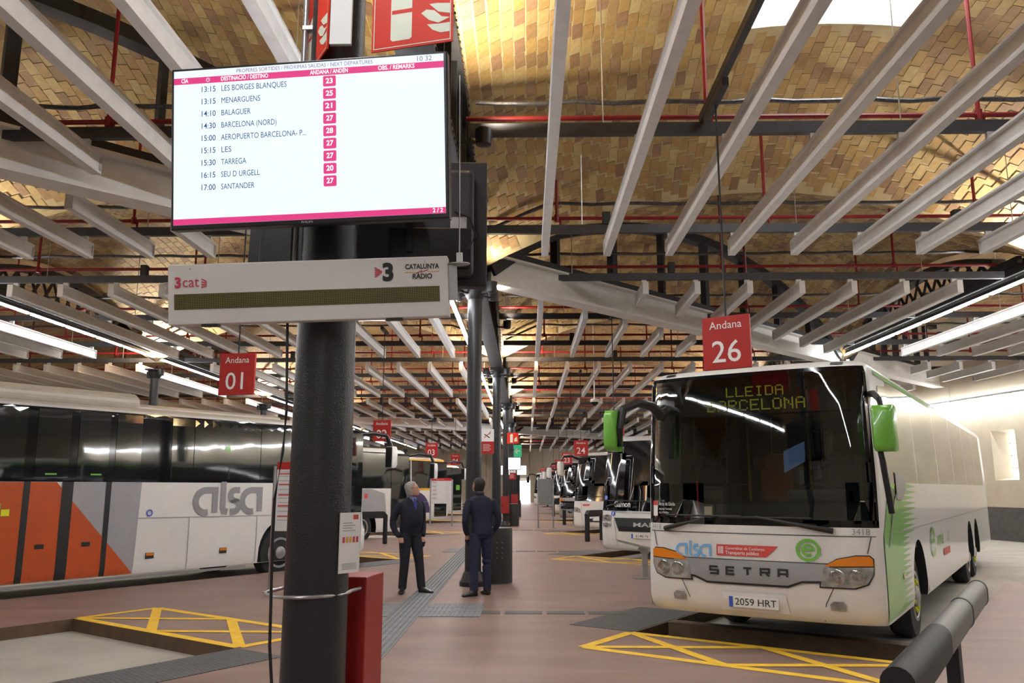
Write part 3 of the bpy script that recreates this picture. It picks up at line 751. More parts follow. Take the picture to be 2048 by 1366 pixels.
    def stext(s, sg, txt, size, y, z, mat, **kw):
        m = MB(); dr = 1 if sg > 0 else -1
        put_text(m, txt, size, 0, 0, lambda a, b: s.S(sg, y + dr * a, z + b, .012), **kw); return m.build('lettering', mat, s.t)
    def wheel(s, sg, y, r=.49, zc=.34, nuts='rim', **kw):
        x = sg * (s.hwm - .22)
        mt = Matrix.Translation((x, y, zc)) @ Matrix.Rotation(sg * R(90), 4, 'Y')
        w = MB().lathe([(r * .62, -.12), (r * .93, -.13), (r, -.09), (r, .09), (r * .95, .135), (r * .62, .142)], 28, mat=mt).build('wheel', 'tyre', s.t, smooth=30)
        MB().lathe([(r * .62, .120), (r * .60, .152), (r * .52, .150), (r * .46, .10), (r * .27, .09), (r * .24, .165), (r * .12, .19), (.001, .19)], 24, mat=mt).build('rim', 'rim', w, smooth=30)
        for k in range(10):
            a = 2 * math.pi * k / 10; c = mt @ Vector((r * .36 * math.cos(a), r * .36 * math.sin(a), .09)); e = mt @ Vector((r * .36 * math.cos(a), r * .36 * math.sin(a), .165 if nuts == 'nut_yellow' else .13))
            MB().cyl(c, e, .026 if nuts == 'nut_yellow' else .018, n=8).build('wheel_nut', nuts, w)
    def plate(s, txt, z=.47, x=0, w_=.52):
        y = s.F(x, z, .0).y - .025
        p = MB().box((x, y, z), (w_, .012, .11)).build('number_plate', 'plate_white', s.t, bevel=.003)
        MB().box((x - w_ / 2 + .022, y - .0075, z), (.042, .003, .108)).build('country_band', 'plate_blue', p)
        if txt: m = MB(); put_text(m, txt, .098, x + .022, z, lambda a, b: Vector((a, y - .0085, b)), fit=.054 * len(txt), bold=.004); m.build('lettering', 'ink', p)
    def wipers(s, z=1.2, col='rubber'):
        for (x0, z0, x1, z1, bx0, bx1, bz) in ((.82, z, .05, z + .13, -.35, .62, z + .12), (-1.0, z - .02, -.55, z + .09, -.98, -.1, z + .13)):
            w_ = MB(); w_.tube([s.F(x0 + (x1 - x0) * k / 5, z0 + (z1 - z0) * k / 5, .05 if k else .02) for k in range(6)], [.03, .026, .022, .018, .015, .012], 8); o = w_.build('wiper', col, s.t, smooth=True)
            b = MB(); b.tube([s.F(bx0 + (bx1 - bx0) * k / 8, bz, .03) for k in range(9)], .011, 6); b.build('wiper_blade', col, o, smooth=True)
    def arm_mirror(s, sg, pts, r, head, size, col, shell='black_plastic'):
        a = MB().tube(pts, r, 10).build('mirror_arm', shell, s.t, smooth=True)
        m = MB(); cx, cy, cz = head; sx, sy, sz = size
        m.loft = None
        P = [(-.5, -.42), (-.42, -.5), (.42, -.5), (.5, -.42), (.5, .42), (.42, .5), (-.42, .5), (-.5, .42)]
        V = []; ringsz = [(-sy / 2, .78), (-sy * .3, .97), (sy * .1, 1), (sy / 2, 1)]
        for yy, kk in ringsz: V += [(cx + p[0] * sx * kk, cy + yy, cz + p[1] * sz * kk) for p in P]
        Fc = [(k * 8 + j, k * 8 + (j + 1) % 8, (k + 1) * 8 + (j + 1) % 8, (k + 1) * 8 + j) for k in range(3) for j in range(8)] + [tuple(range(7, -1, -1)), tuple(range(24, 32))]
        o = m.add(V, Fc).build('mirror_shell', col, a, smooth=50)
        MB().box((cx, cy + sy / 2 + .012, cz), (sx * .94, .03, sz * .94)).build('mirror_housing', shell, a, bevel=.008)
        return a
def nose_pos(u, v): p = uv(u, v); return (p.x, p.y)

# ---------------- green and white bus at platform 26
def bus26():
    b = Bus('white bus with green front corner and green mirrors at platform 26', nose_pos(-3.11, 8.70), -R(32.3), L=15.0, zt=3.03, ws=(1.25, 2.91), belt=1.70, wtop=2.84, rake=.08, D=.2, wheels=(2.6, 9.55, 11.0), roof='bus_white', hollow=True, bow=.07, wsf=.97,
            wins=[(1.25, 3.0), (3.04, 5.3), (5.34, 7.6), (7.64, 9.9), (9.94, 12.2), (12.24, 14.2)])
    t = b.t
    # lower front: silver band, bumper steps, seams
    sil = [(-.93, .89), (.76, .89), (.66, .72), (.50, .71), (.36, .655), (-.36, .655), (-.52, .71), (-.93, .72)]
    g = b.fpatch('silver_grille', [(-.90, .885), (.78, .885), (.70, .715), (.50, .705), (.36, .652), (-.50, .652), (-.64, .705), (-.84, .715)], 'bus_silver', .012)
    m = MB(); stroke(m, [(-.84, .712), (-.64, .702), (-.50, .648), (.36, .648), (.50, .702), (.70, .712)], .022, lambda x, z: b.F(x, z, .014)); m.build('grille_gap', 'ink', t)
    m = MB(); stroke(m, [(-1.0 + k * .2, .893) for k in range(10)], .008, lambda x, z: b.F(x, z, .012)); m.build('seam', 'rubber', t)
    m = MB(); stroke(m, [(-1.2 + k * .15, 1.165) for k in range(17)], .008, lambda x, z: b.F(x, z, .008)); m.build('seam', 'rubber', t)
    for sg in (-1, 1):
        m = MB(); stroke(m, [(sg * .80, .66), (sg * .72, .5), (sg * .68, .32)], .008, lambda x, z: b.F(x, z, .008)); m.build('seam', 'rubber', t)
        m = MB(); stroke(m, [(sg * 1.16, 1.16), (sg * 1.12, 1.0)], .008, lambda x, z: b.F(x, z, .008)); m.build('seam', 'rubber', t)
        H = [(sg * .665, .655), (sg * .70, .86), (sg * .84, .945), (sg * 1.02, .985), (sg * 1.14, .985), (sg * 1.175, .95), (sg * 1.17, .80), (sg * 1.12, .70), (sg * 1.0, .655)]
        H2 = [(sg * .68, .67), (sg * .715, .855), (sg * 1.165, .872), (sg * 1.16, .80), (sg * 1.105, .71), (sg * .99, .668)]
        A = [(sg * .715, .866), (sg * .845, .938), (sg * 1.02, .975), (sg * 1.135, .975), (sg * 1.162, .945), (sg * 1.163, .882)]
        if sg < 0: H, H2, A = H[::-1], H2[::-1], A[::-1]
        hl = b.fpatch('headlight', H, 'rubber', .010); b.fpatch('indicator', A, 'amber', .020, hl); b.fpatch('lens', H2, 'lens_grey', .017, hl)
        for cx, r_ in ((.84, .075), (1.02, .08)):
            p = b.F(sg * cx, .77, .018); nn = Vector((sg * .25 if cx > 1 else sg * .1, -1, 0)).normalized(); mt = Matrix.Translation(p) @ nn.to_track_quat('Z', 'Y').to_matrix().to_4x4()
            MB().lathe([(r_, .0), (r_, .006), (r_ * .75, .012), (r_ * .3, .008), (.001, .006)], 16, mat=mt).build('lamp', 'lamp_chrome', hl, smooth=40)
        fx = sg * .83
        fg = b.fpatch('fog_lamp', [(fx - .07, .44), (fx - .075, .50), (fx - .04, .53), (fx + .05, .53), (fx + .075, .50), (fx + .07, .44)], 'lens_grey', .012)
        p = b.fpatch('marker_light', [(sg * .93 - .06, 2.935), (sg * .93 + .06, 2.935), (sg * .93 + .06, 2.965), (sg * .93 - .06, 2.965)], 'rubber', .012)
    # plate recess and plate
    b.fpatch('plate_recess', [(-.36, .37), (-.33, .56), (.33, .56), (.36, .37)], 'bus_white', .012)
    b.plate('2059 HRT', .465)
    h_ = .07
    LT = [[[(1, 1), (0, 1), (0, .5), (1, .5), (1, 0), (0, 0)]], [[(1, 1), (0, 1), (0, 0), (1, 0)], [(0, .5), (.9, .5)]], [[(0, 1), (1, 1)], [(.5, 1), (.5, 0)]], [[(0, 0), (0, 1), (1, 1), (1, .5), (0, .5)], [(.55, .5), (1, 0)]], [[(0, 0), (0, 1), (1, 1), (1, 0)], [(0, .42), (1, .42)]]]
    for k, lt in enumerate(LT):
        m = MB()
        for pl_ in lt: stroke(m, [(-.46 + k * .183 + x_ * .085, .742 + z_ * h_) for x_, z_ in pl_], .022, lambda x, z: b.F(x, z, .022))
        m.build('maker_letter', 'ink', t)
    alsa(lambda x, z: b.F(x - .86, z + .915, .012), .115, 'alsa_blue', t, .026)
    rd = b.fpatch('transport_badge', [(-.39, .93), (-.39, 1.045), (.27, 1.045), (.15, .93)], 'print_red', .010)
    m = MB(); put_text(m, 'Generalitat de Catalunya', .042, -.29, 1.008, lambda x, z: b.F(x, z, .016), align='LEFT', fit=.42); put_text(m, 'Transports públics', .05, -.29, .962, lambda x, z: b.F(x, z, .016), align='LEFT', fit=.36, bold=.012)
    for k in range(4): stroke(m, [(-.365 + k * .016, .95), (-.365 + k * .016, 1.025)], .009, lambda x, z: b.F(x, z, .016))
    m.build('badge_print', 'print_white', rd)
    m = MB(); cx, cz = .57, 1.02
    stroke(m, arc(cx, cz, .105, 0, 350, 36, ry=.098), .030, lambda x, z: b.F(x, z, .014), closed=True)
    stroke(m, [(cx - .05, cz + .003), (cx + .048, cz + .003)] + arc(cx, cz, .055, 8, 310, 20, ry=.05), .026, lambda x, z: b.F(x, z, .016)); m.build('green_e_badge', 'bus_green', t)
    b.text('3418', .085, 1.07, 1.208, 'logo_grey', fit=.16); b.text('3418', .085, -1.13, 1.208, 'logo_grey', fit=.13)
    b.wipers(1.215)
    # sticker low in the windscreen
    st = b.fpatch('area_sticker', [(-1.17, 1.33), (-1.17, 1.50), (-1.11, 1.50), (-1.11, 1.33)], 'print_white', .008); b.fpatch('red_part', [(-1.17, 1.45), (-1.17, 1.50), (-1.11, 1.50), (-1.11, 1.45)], 'print_red', .010, st)
    m = MB(); put_text(m, 'Àrea de Lleida', .058, -1.09, 1.465, lambda x, z: b.F(x, z, .010), align='LEFT', fit=.21); put_text(m, 'Autoritat Territorial', .036, -1.09, 1.41, lambda x, z: b.F(x, z, .010), align='LEFT', fit=.17); put_text(m, 'de la Mobilitat', .036, -1.09, 1.37, lambda x, z: b.F(x, z, .010), align='LEFT', fit=.13); m.build('sticker_print', 'print_white', st)
    # side: green spikes, glazing edge, logo
    for sg in (1, -1):
        P = [(.24, .34), (.26, 1.16), (.75, 1.69), (2.05, 1.69)]; z = 1.66; k = 0
        while z > .36:
            e = 2.75 - .5 * (1.7 - z) + .12 * math.sin(k * 2.3); e = min(e, 1.94) if z < 1.12 else e
            P += [(e, z), (1.6 - .45 * (1.7 - z) / 1.3, z - .032)]; z -= .064; k += 1
        P += [(1.5, .34)]
        b.spatch('green_spikes', sg, P, 'bus_green', .006)
        b.spatch('roof_stripe', sg, [(.6, 2.845), (.6, 2.90), (5.2, 2.90), (5.2, 2.845)], 'bus_green', .006)
        b.spatch('driver_window', sg, [(.72, 1.18), (.60, 1.70), (.72, 2.74), (1.25, 2.78), (1.25, 1.60), (1.0, 1.42)], 'tint_glass', .006)
        m = MB(); stroke(m, [(.52, 1.05), (.74, 1.25), (1.05, 1.50), (1.25, 1.60)], .035, lambda y, z: b.S(sg, y, z, .012)); m.build('window_trim', 'bus_silver', t)
        sp = b.spatch('maker_badge', sg, [(1.18, 1.52), (1.18, 1.82), (1.55, 1.80), (1.92, 1.74), (1.86, 1.62), (1.5, 1.50)], 'bus_silver', .016); 
        if sg > 0: b.stext(sg, 'SETRA', .075, 1.52, 1.68, 'logo_grey', fit=.3)
        m = MB(); stroke(m, [(1.0, 1.17), (14.4, 1.17)], .012, lambda y, z: b.S(sg, y, z, .009)); m.build('side_seam', 'bus_grey', t)
        b.wheel(sg, 2.6, zc=.345, nuts='nut_yellow', archtop=1.10); b.wheel(sg, 9.55, zc=.345, archtop=1.10); b.wheel(sg, 11.0, zc=.345, nuts='nut_yellow', archtop=1.10)
        b.spatch('side_reflector', sg, [(1.25, .66), (1.25, .72), (1.36, .72), (1.36, .66)], 'amber', .012)
    m = MB(); stroke(m, arc(3.95, .92, .22, 20, 330, 24, ry=.17), .06, lambda y, z: b.S(1, y, z, .012)); stroke(m, [(3.8, .93), (4.12, .93)], .05, lambda y, z: b.S(1, y, z, .012)); m.build('green_e_badge', 'bus_green', t)
    b.stext(1, 'xprés', .30, 4.8, .93, 'bus_green', bold=.02); b.stext(1, '.cat', .26, 5.75, .93, 'bus_grey'); b.spatch('red_badge', 1, [(5.1, .66), (5.1, .76), (5.9, .76), (5.9, .66)], 'print_red', .01)
    # mirrors
    b.arm_mirror(1, [(1.16, .45, 2.62), (1.28, .2, 2.6), (1.36, .0, 2.52), (1.38, .0, 2.4)], [.035, .035, .03, .03], (1.39, -.02, 2.23), (.21, .22, .46), 'bus_green')
    MB().tube([(1.32, .06, 2.05), (1.34, .06, 1.9), (1.36, .1, 1.62), (1.37, .16, 1.4)], .03, 8).build('mirror_stay', 'black_plastic', t, smooth=True)
    b.arm_mirror(-1, [(-1.06, .20, 2.48), (-1.10, .05, 2.58), (-1.15, -.25, 2.60), (-1.26, -.40, 2.52), (-1.29, -.45, 2.30), (-1.29, -.45, 2.1)], [.07, .055, .05, .05, .045, .03], (-1.37, -.46, 2.28), (.13, .24, .46), 'bus_green')
    for sg in (-1, 1): MB().box((sg * 1.19, 6.5, 1.3), (.03, 11.5, .78)).build('side_lining', 'dash', t)
    MB().box((0, 7.3, .34), (1.25, 14, .03)).build('underbody', 'black_matt', t)
    # cab and saloon behind the glass
    m = MB(); m.box((0, 5.5, .9), (2.3, 10.5, .06)); m.build('saloon_floor', 'dash', t)
    m = MB(); m.box((0, 9.8, 1.9), (2.3, .05, 1.9)); m.build('saloon_back', 'interior_grey', t)
    m = MB(); m.box((0, 5.5, 2.82), (2.2, 9, .04)); m.build('saloon_lining', 'interior_grey', t)
    m = MB(); V = []
    prof = [(.30, 1.0), (.34, 1.32), (.55, 1.46), (.85, 1.50), (1.0, 1.40), (1.05, 1.0)]
    m.prism(prof, lambda y, z: (-1.12, y + .08, z), lambda y, z: (1.12, y + .08, z)); d = m.build('dashboard', 'dash', t, bevel=.02)
    MB().box((.52, .95, 1.56), (.66, .3, .14)).build('instrument_hood', 'dash', d, bevel=.03)
    mt = Matrix.Translation((.52, 1.22, 1.58)) @ Matrix.Rotation(R(-28), 4, 'X'); ringp = [mt @ Vector((.24 * math.cos(a * .2618), .24 * math.sin(a * .2618), 0)) for a in range(25)]
    sw = MB().tube(ringp, .018, 8); sw.cyl(mt @ Vector((0, 0, -.3)), mt @ Vector((0, 0, .02)), .05, n=10); sw.bar(mt @ Vector((-.23, 0, 0)), mt @ Vector((.23, 0, 0)), .04, .02); sw.build('steering_wheel', 'black_plastic', t, smooth=True)
    def seat(x, y, mat, hm=None):
        q = MB(); q.box((x, y, 1.28), (.44, .46, .14)); q.box((x, y + .22, 1.62), (.44, .12, .66)); o = q.build('seat', mat, t, bevel=.04)
        MB().box((x, y + .2, 2.0), (.30, .12, .2)).build('headrest', hm or mat, o, bevel=.04)
    seat(.52, 1.95, 'dash')
    for r_ in range(6):
        for x in (-.85, -.38, .38, .85):
            seat(x, 3.3 + r_ * .85, 'seat_blue', 'seat_orange' if r_ == 0 and x < 0 else None)
    seat(-.40, 2.35, 'seat_orange')
    for (x, y) in ((-.62, 2.05), (.16, 2.05), (-.2, 4.4)): MB().cyl((x, y, .93), (x, y, 2.76), .02, n=10).build('grab_pole', 'pole_yellow', t, smooth=True)
    MB().box((0, .62, 2.66), (1.9, .22, .36)).build('display_box', 'black_matt', t)
    disp = MB()
    dot_text(disp, 'LLEIDA', -.02, 2.74, .0165, lambda x, z: Vector((x, .505, z))); dot_text(disp, 'BARCELONA', -.02, 2.585, .0185, lambda x, z: Vector((x, .505, z)))
    do = disp.build('destination_dots', 'led_yellow', t); do['kind'] = 'stuff'
    MB().add([b.F(.36, 1.80, -.02), b.F(.58, 1.92, -.02), b.F(.58, 2.13, -.02), b.F(.36, 2.03, -.02)], [(0, 1, 2, 3)]).build('timetable_sheet', 'paper_blue', t)
    MB().box((-.72, .4, 1.55), (.02, .02, .34)).build('ticket_marker', 'print_red', t)
def dot_text(mb, txt, x, z, p, f):
    G = {'L': '10000 10000 10000 10000 10000 10000 11111', 'E': '11111 10000 10000 11110 10000 10000 11111', 'I': '01110 00100 00100 00100 00100 00100 01110', 'D': '11110 10001 10001 10001 10001 10001 11110', 'A': '01110 10001 10001 11111 10001 10001 10001', 'B': '11110 10001 10001 11110 10001 10001 11110', 'R': '11110 10001 10001 11110 10100 10010 10001', 'C': '01110 10001 10000 10000 10000 10001 01110', 'O': '01110 10001 10001 10001 10001 10001 01110', 'N': '10001 11001 10101 10101 10011 10001 10001'}
    wd = len(txt) * 6 * p * 1.15; 
    for i, c in enumerate(txt):
        for r_, row in enumerate(G[c].split()):
            for q, v in enumerate(row):
                if v == '1':
                    cx = x - wd / 2 + (i * 6 + q) * p * 1.15; cz = z + (3 - r_) * p; h = p * .42
                    mb.add([f(cx - h * 1.1, cz - h), f(cx + h * 1.1, cz - h), f(cx + h * 1.1, cz + h), f(cx - h * 1.1, cz + h)], [(0, 1, 2, 3)])
def alsa(f, xh, mat, parent, wd):
    # rounded lowercase wordmark: x height xh, origin lower left
    k = xh
    def a_(x): return [arc(x + .52 * k, .5 * k, .5 * k, 90, 255, 12), ]
    for x in (0, 2.45):
        m = MB(); x *= k
        stroke(m, [(x + k, 0), (x + k, k), (x + .52 * k, k)] + arc(x + .52 * k, .5 * k, .5 * k, 95, 285, 14), wd, f); m.build('wordmark_letter', mat, parent)
    m = MB(); stroke(m, [(1.42 * k, 1.38 * k), (1.42 * k, .2 * k), (1.5 * k, .06 * k), (1.68 * k, .02 * k)], wd, f); m.build('wordmark_letter', mat, parent)
    m = MB(); stroke(m, [(2.3 * k, k)] + arc(2.05 * k, .76 * k, .24 * k, 90, 270, 8) + arc(2.02 * k, .27 * k, .25 * k, 85, -90, 8) + [(1.82 * k, .02 * k)], wd, f); m.build('wordmark_letter', mat, parent)
bus26()

# ---------------- orange and white coach at platform 01 (its door side faces the aisle)
def bus01():
    nose = uv(-14.96, 13.72); b = Bus('white coach with orange tail and grey lettering at platform 01', (nose.x, nose.y), R(180) - R(34.5), L=12.8, zb=.19, zt=3.07, ws=(.75, 2.86), belt=1.745, wtop=2.92, rake=.25, paint='bus_white', roof='bus_cream', wheels=(2.56, 10.6), wins=[(1.25, 3.2), (3.22, 4.7), (4.72, 5.5), (5.75, 6.2), (6.3, 6.86), (6.96, 7.5), (7.6, 9.8), (9.85, 12.1)])
    t = b.t; sg = -1
    b.spatch('window_band', sg, [(.62, 1.74), (.55, 2.93), (12.3, 2.93), (12.3, 1.74)], 'glass_black', .003)
    for w_ in [(1.25, 3.2), (3.22, 4.70), (4.72, 5.16), (5.74, 6.2), (6.32, 6.84), (6.98, 7.5), (7.66, 9.8), (9.85, 12.1)]:
        b.spatch('window_glass', sg, [(w_[0], 1.8), (w_[0], 2.90), (w_[1], 2.90), (w_[1], 1.8)], 'tint_glass', .010)
    b.spatch('front_door', sg, [(.42, .24), (.40, 2.86), (1.45, 2.86), (1.45, .24)], 'tint_glass', .012)
    dv = lambda v: 13.72 - v
    b.spatch('grey_panel', sg, [(dv(6.66), .22), (dv(6.66), 1.735), (dv(8.03), 1.735), (dv(7.98), .22)], 'bus_grey', .005)
    b.spatch('orange_panel', sg, [(dv(7.98), .20), (dv(6.58), 1.735), (12.5, 1.735), (12.5, .20)], 'bus_orange', .008)
    for v, w_ in ((6.13, .05), (6.76, .09), (7.44, .045)):
        b.spatch('door_gap', sg, [(dv(v) - w_, .2), (dv(v) - w_, 1.74), (dv(v) + w_, 1.74), (dv(v) + w_, .2)], 'rubber', .012)
    for v in (6.40, 7.13): b.spatch('door_handle', sg, [(dv(v) - .07, .70), (dv(v) - .07, .77), (dv(v) + .07, .77), (dv(v) + .07, .70)], 'rubber', .014)
    for v in (8.27, 9.75):
        r_ = b.spatch('reflector', sg, [(dv(v) - .08, .43), (dv(v) - .08, .53), (dv(v) + .08, .53), (dv(v) + .08, .43)], 'rubber', .012); b.spatch('amber_strip', sg, [(dv(v) - .07, .48), (dv(v) - .07, .525), (dv(v) + .07, .525), (dv(v) + .07, .48)], 'amber', .016, r_)
    for P in ([(dv(7.5), 1.13), (dv(10.9), 1.10)], [(dv(9.0), 1.115), (dv(9.0), .2)], [(dv(10.49), 1.10), (dv(10.49), .22)]):
        m = MB(); stroke(m, P, .014, lambda y, z: b.S(sg, y, z, .010)); m.build('panel_seam', 'bus_grey', t)
    alsa(lambda y, z: b.S(sg, dv(9.10 + y), 1.185 + z, .012), .415, 'logo_grey', t, .12)
    m = MB(); stroke(m, arc(dv(8.21), 1.21, .05, 0, 350, 18), .022, lambda y, z: b.S(sg, y, z, .012), closed=True); m.build('round_badge', 'plate_blue', t)
    for v, z, mt_ in ((5.72, 1.36, 'bus_green'), (5.85, 1.27, 'nut_yellow'), (9.74, 2.39, 'bus_green')): b.spatch('sticker', sg, [(dv(v) - .06, z - .05), (dv(v) - .06, z + .05), (dv(v) + .06, z + .05), (dv(v) + .06, z - .05)], mt_, .016)
    for v in (6.47, 7.20): b.spatch('latch', sg, [(dv(v) - .09, 1.85), (dv(v) - .09, 1.875), (dv(v) + .09, 1.875), (dv(v) + .09, 1.85)], 'bus_green', .018)
    b.spatch('sill_strip', sg, [(3.4, .12), (3.4, .165), (12.6, .165), (12.6, .12)], 'bus_silver', -.02)
    b.wheel(sg, 2.56, r=.5, zc=.35, archr=.60); b.wheel(sg, 10.6, r=.5, zc=.35); b.wheel(1, 2.56, r=.5, zc=.35); b.wheel(1, 10.6, r=.5, zc=.35)
    m = MB(); P = [(-1.12, 3.02), (-1.16, 3.18), (-1.0, 3.29), (1.0, 3.29), (1.16, 3.18), (1.12, 3.02)]
    m.prism(P, lambda x, z: (x, 5.75, z), lambda x, z: (x, 12.0, z)); m.build('roof_unit', 'bus_cream', t, bevel=.06)
    m = MB(); m.prism([(-1.05, 2.98), (-1.08, 3.08), (-.9, 3.13), (.9, 3.13), (1.08, 3.08), (1.05, 2.98)], lambda x, z: (x, 2.6, z), lambda x, z: (x, 5.8, z)); m.build('roof_duct', 'bus_cream', t, bevel=.04)
    b.plate('', .5)
    b.arm_mirror(-1, [(-1.0, .35, 2.85), (-1.15, .0, 2.9), (-1.3, -.3, 2.85), (-1.36, -.4, 2.6)], .05, (-1.38, -.42, 2.35), (.2, .2, .5), 'bus_white')
bus01()

# ---------------- the other coaches
def front_kit(b, hl, plate_txt, grille=None, lamp2=None, mirror='bus_white', wz=1.2, drop=True):
    for sg in (-1, 1):
        for k, P in enumerate(hl):
            Q = [(sg * x, z) for x, z in P]; Q = Q if sg > 0 else Q[::-1]
            h = b.fpatch('headlight', Q, 'lens_grey', .012)
            cx = sum(p[0] for p in Q) / len(Q); cz = sum(p[1] for p in Q) / len(Q); p = b.F(cx, cz, .016); mt = Matrix.Translation(p) @ Vector((sg * .2, -1, 0)).normalized().to_track_quat('Z', 'Y').to_matrix().to_4x4()
            MB().lathe([(.06, .0), (.055, .01), (.02, .006), (.001, .004)], 12, mat=mt).build('lamp', 'lamp_chrome', h, smooth=40)
        m = MB(); stroke(m, [(sg * .80, 1.1), (sg * .72, .6), (sg * .68, .25)], .008, lambda x, z: b.F(x, z, .008)); m.build('seam', 'rubber', b.t)
        zt = b.zt - .25
        if drop is True or sg == drop: b.arm_mirror(sg, [(sg * 1.05, .35, zt), (sg * 1.15, .0, zt + .1), (sg * 1.3, -.32, zt + .06), (sg * 1.36, -.42, zt - .15)], [.05, .05, .045, .03], (sg * 1.37, -.44, zt - .38), (.18, .2, .52), mirror)
    if grille: b.fpatch('grille', grille, 'black_plastic', .012)
    b.wipers(wz); b.plate(plate_txt, .5)
    MB().box((0, .25, wz + .45), (1.6, .1, .02)).build('dash_shelf', 'dash', b.t)
def rot_r(k=0): return -R(34.5)
WIN = [(1.25, 2.9), (2.95, 4.6), (4.65, 6.3), (6.35, 8.0), (8.05, 9.7), (9.75, 11.6)]
def coach25():
    b = Bus('white coach with black grille and white lettering on the windscreen at platform 25', nose_pos(-9.16, 18.15), rot_r(), L=12.4, zb=.14, zt=2.95, ws=(1.08, 2.80), rake=.3, wins=WIN, wheels=(2.6, 9.0))
    front_kit(b, [[(.86, .84), (.86, .98), (1.0, .99), (1.16, .96), (1.15, .83)], [(.86, .70), (.86, .78), (1.14, .78), (1.12, .69)]], '6146 N', [(-.76, .92), (.76, .92), (.62, .60), (-.62, .60)], mirror='black_plastic', drop=1)
    b.text('Gamon', .20, -.55, 1.24, 'print_white', fit=.46, bold=.01, o=.014); b.text('MAN', .14, .1, .76, 'rim', fit=.62, bold=.02, o=.02)
    m = MB(); stroke(m, [(-.9, 1.075), (-.3, 1.05), (.3, 1.05), (.9, 1.075)], .025, lambda x, z: b.F(x, z, .012)); m.build('chrome_strip', 'rim', b.t)
    for x, z in ((-1.06, 1.40), (-.80, 1.02)):
        r_ = b.fpatch('round_sticker', arc(x, z, .06, 0, 330, 11), 'plate_blue', .012); b.fpatch('mark', [(x - .012, z - .035), (x - .012, z + .035), (x + .012, z + .035), (x + .012, z - .035)], 'print_white', .016, r_)
    for sg in (-1, 1): b.wheel(sg, 2.6, zc=.35); b.wheel(sg, 9.0, zc=.35)
def coach_r(k, label, u, v, paint, stripe, zt=3.0, txt='', lower=None, mirror='bus_white', orange=False):
    b = Bus(label, nose_pos(u, v), rot_r(), L=12.2, zb=.16, zt=zt, ws=(1.15, zt - .14), rake=.32, paint=paint, wins=WIN, wheels=(2.6, 9.0))
    front_kit(b, [[(.78, .72), (.82, .86), (1.0, .93), (1.17, .93), (1.14, .75)]], txt, [(-.6, .52), (.6, .52), (.5, .40), (-.5, .40)], mirror=mirror)
    if stripe: b.fpatch('front_badge', [(-.70, .98), (-.70, 1.04), (-.36, 1.04), (-.42, .98)], stripe, .012)
    if lower: b.fpatch('front_panel', [(-1.0, .60), (-1.05, .98), (1.05, .98), (1.0, .60)], lower, .008)
    if orange:
        for sg in (-1, 1):
            Q = [(sg * .75, 1.0), (sg * .95, 1.10), (sg * 1.16, 1.02), (sg * 1.16, .96)]; b.fpatch('amber_flash', Q if sg > 0 else Q[::-1], 'amber', .016)
    for sg in (-1, 1): b.wheel(sg, 2.6, zc=.35); b.wheel(sg, 9.0, zc=.35)
    return b
coach25()
coach_r(2, 'white coach with small red badge under the windscreen at platform 24', -15.22, 26.75, 'bus_white', 'print_red', 2.98)
coach_r(3, 'silver nosed coach with amber flashes and white mirror at platform 23', -21.28, 35.3, 'bus_silver', None, 3.0, lower='glass_black', orange=True)
coach_r(4, 'coach with pale mirror behind the silver nosed coach', -27.34, 44.1, 'bus_white', 'print_red', 3.0, '', lower='glass_black')
coach_r(5, 'coach between platforms 20 and 22, mostly hidden by its neighbour', -33.4, 52.9, 'bus_grey', None, 3.0, '')
coach_r(6, 'white coach standing under the far sign 20', -39.46, 59.9, 'bus_white', None, 2.95, '', mirror='black_plastic')

def coach_l(label, uR, v, zt, build):
    nose = uv(uR - 1.26, v); b = Bus(label, (nose.x, nose.y), R(180) - R(34.5), L=12.4, zb=.19, zt=zt, ws=(.9, zt - .16), belt=1.62, wtop=zt - .16, rake=.28, wheels=(2.56, 9.4), wins=[(1.25, 2.9), (2.95, 4.6), (4.65, 6.3), (6.35, 8.0), (8.05, 9.7), (9.75, 11.6)])
    for sg in (-1, 1): b.wheel(sg, 2.56, zc=.35); b.wheel(sg, 9.4, zc=.35)
    b.spatch('front_door', -1, [(.42, .3), (.40, zt - .18), (1.3, zt - .18), (1.3, .3)], 'tint_glass', .010)
    b.arm_mirror(-1, [(-1.0, .35, zt - .25), (-1.2, -.1, zt - .15), (-1.4, -.55, zt - .2), (-1.48, -.62, zt - .45)], .055, (-1.5, -.64, zt - .75), (.2, .2, .55), 'bus_white')
    b.plate('', .5); build(b); return b
def l2(b):
    b.spatch('blue_panel', -1, [(3.2, .3), (3.0, 1.6), (6.5, 1.6), (7.0, .3)], 'bus_blue', .006); b.spatch('grey_panel', -1, [(1.5, .8), (1.6, 1.45), (2.2, 1.6), (3.3, 1.6), (3.3, .8)], 'bus_grey', .008); b.spatch('red_sticker', -1, [(2.4, 1.3), (2.4, 1.45), (2.55, 1.45), (2.55, 1.3)], 'print_red', .012)
def l3(b):
    b.spatch('yellow_stripe', -1, [(1.3, 1.52), (1.3, 1.62), (12, 1.62), (12, 1.52)], 'bus_yellow', .008)
    b.spatch('purple_arch', -1, arc(2.56, .5, .95, 0, 180, 14), 'bus_purple', .003); m = MB(); stroke(m, [(.45, 1.0), (12, 1.0)], .014, lambda y, z: b.S(-1, y, z, .01)); m.build('side_seam', 'bus_grey', b.t)
    b.spatch('yellow_roof_flash', -1, [(.6, 2.86), (.6, 2.96), (4, 2.96), (4, 2.9)], 'bus_yellow', .010)
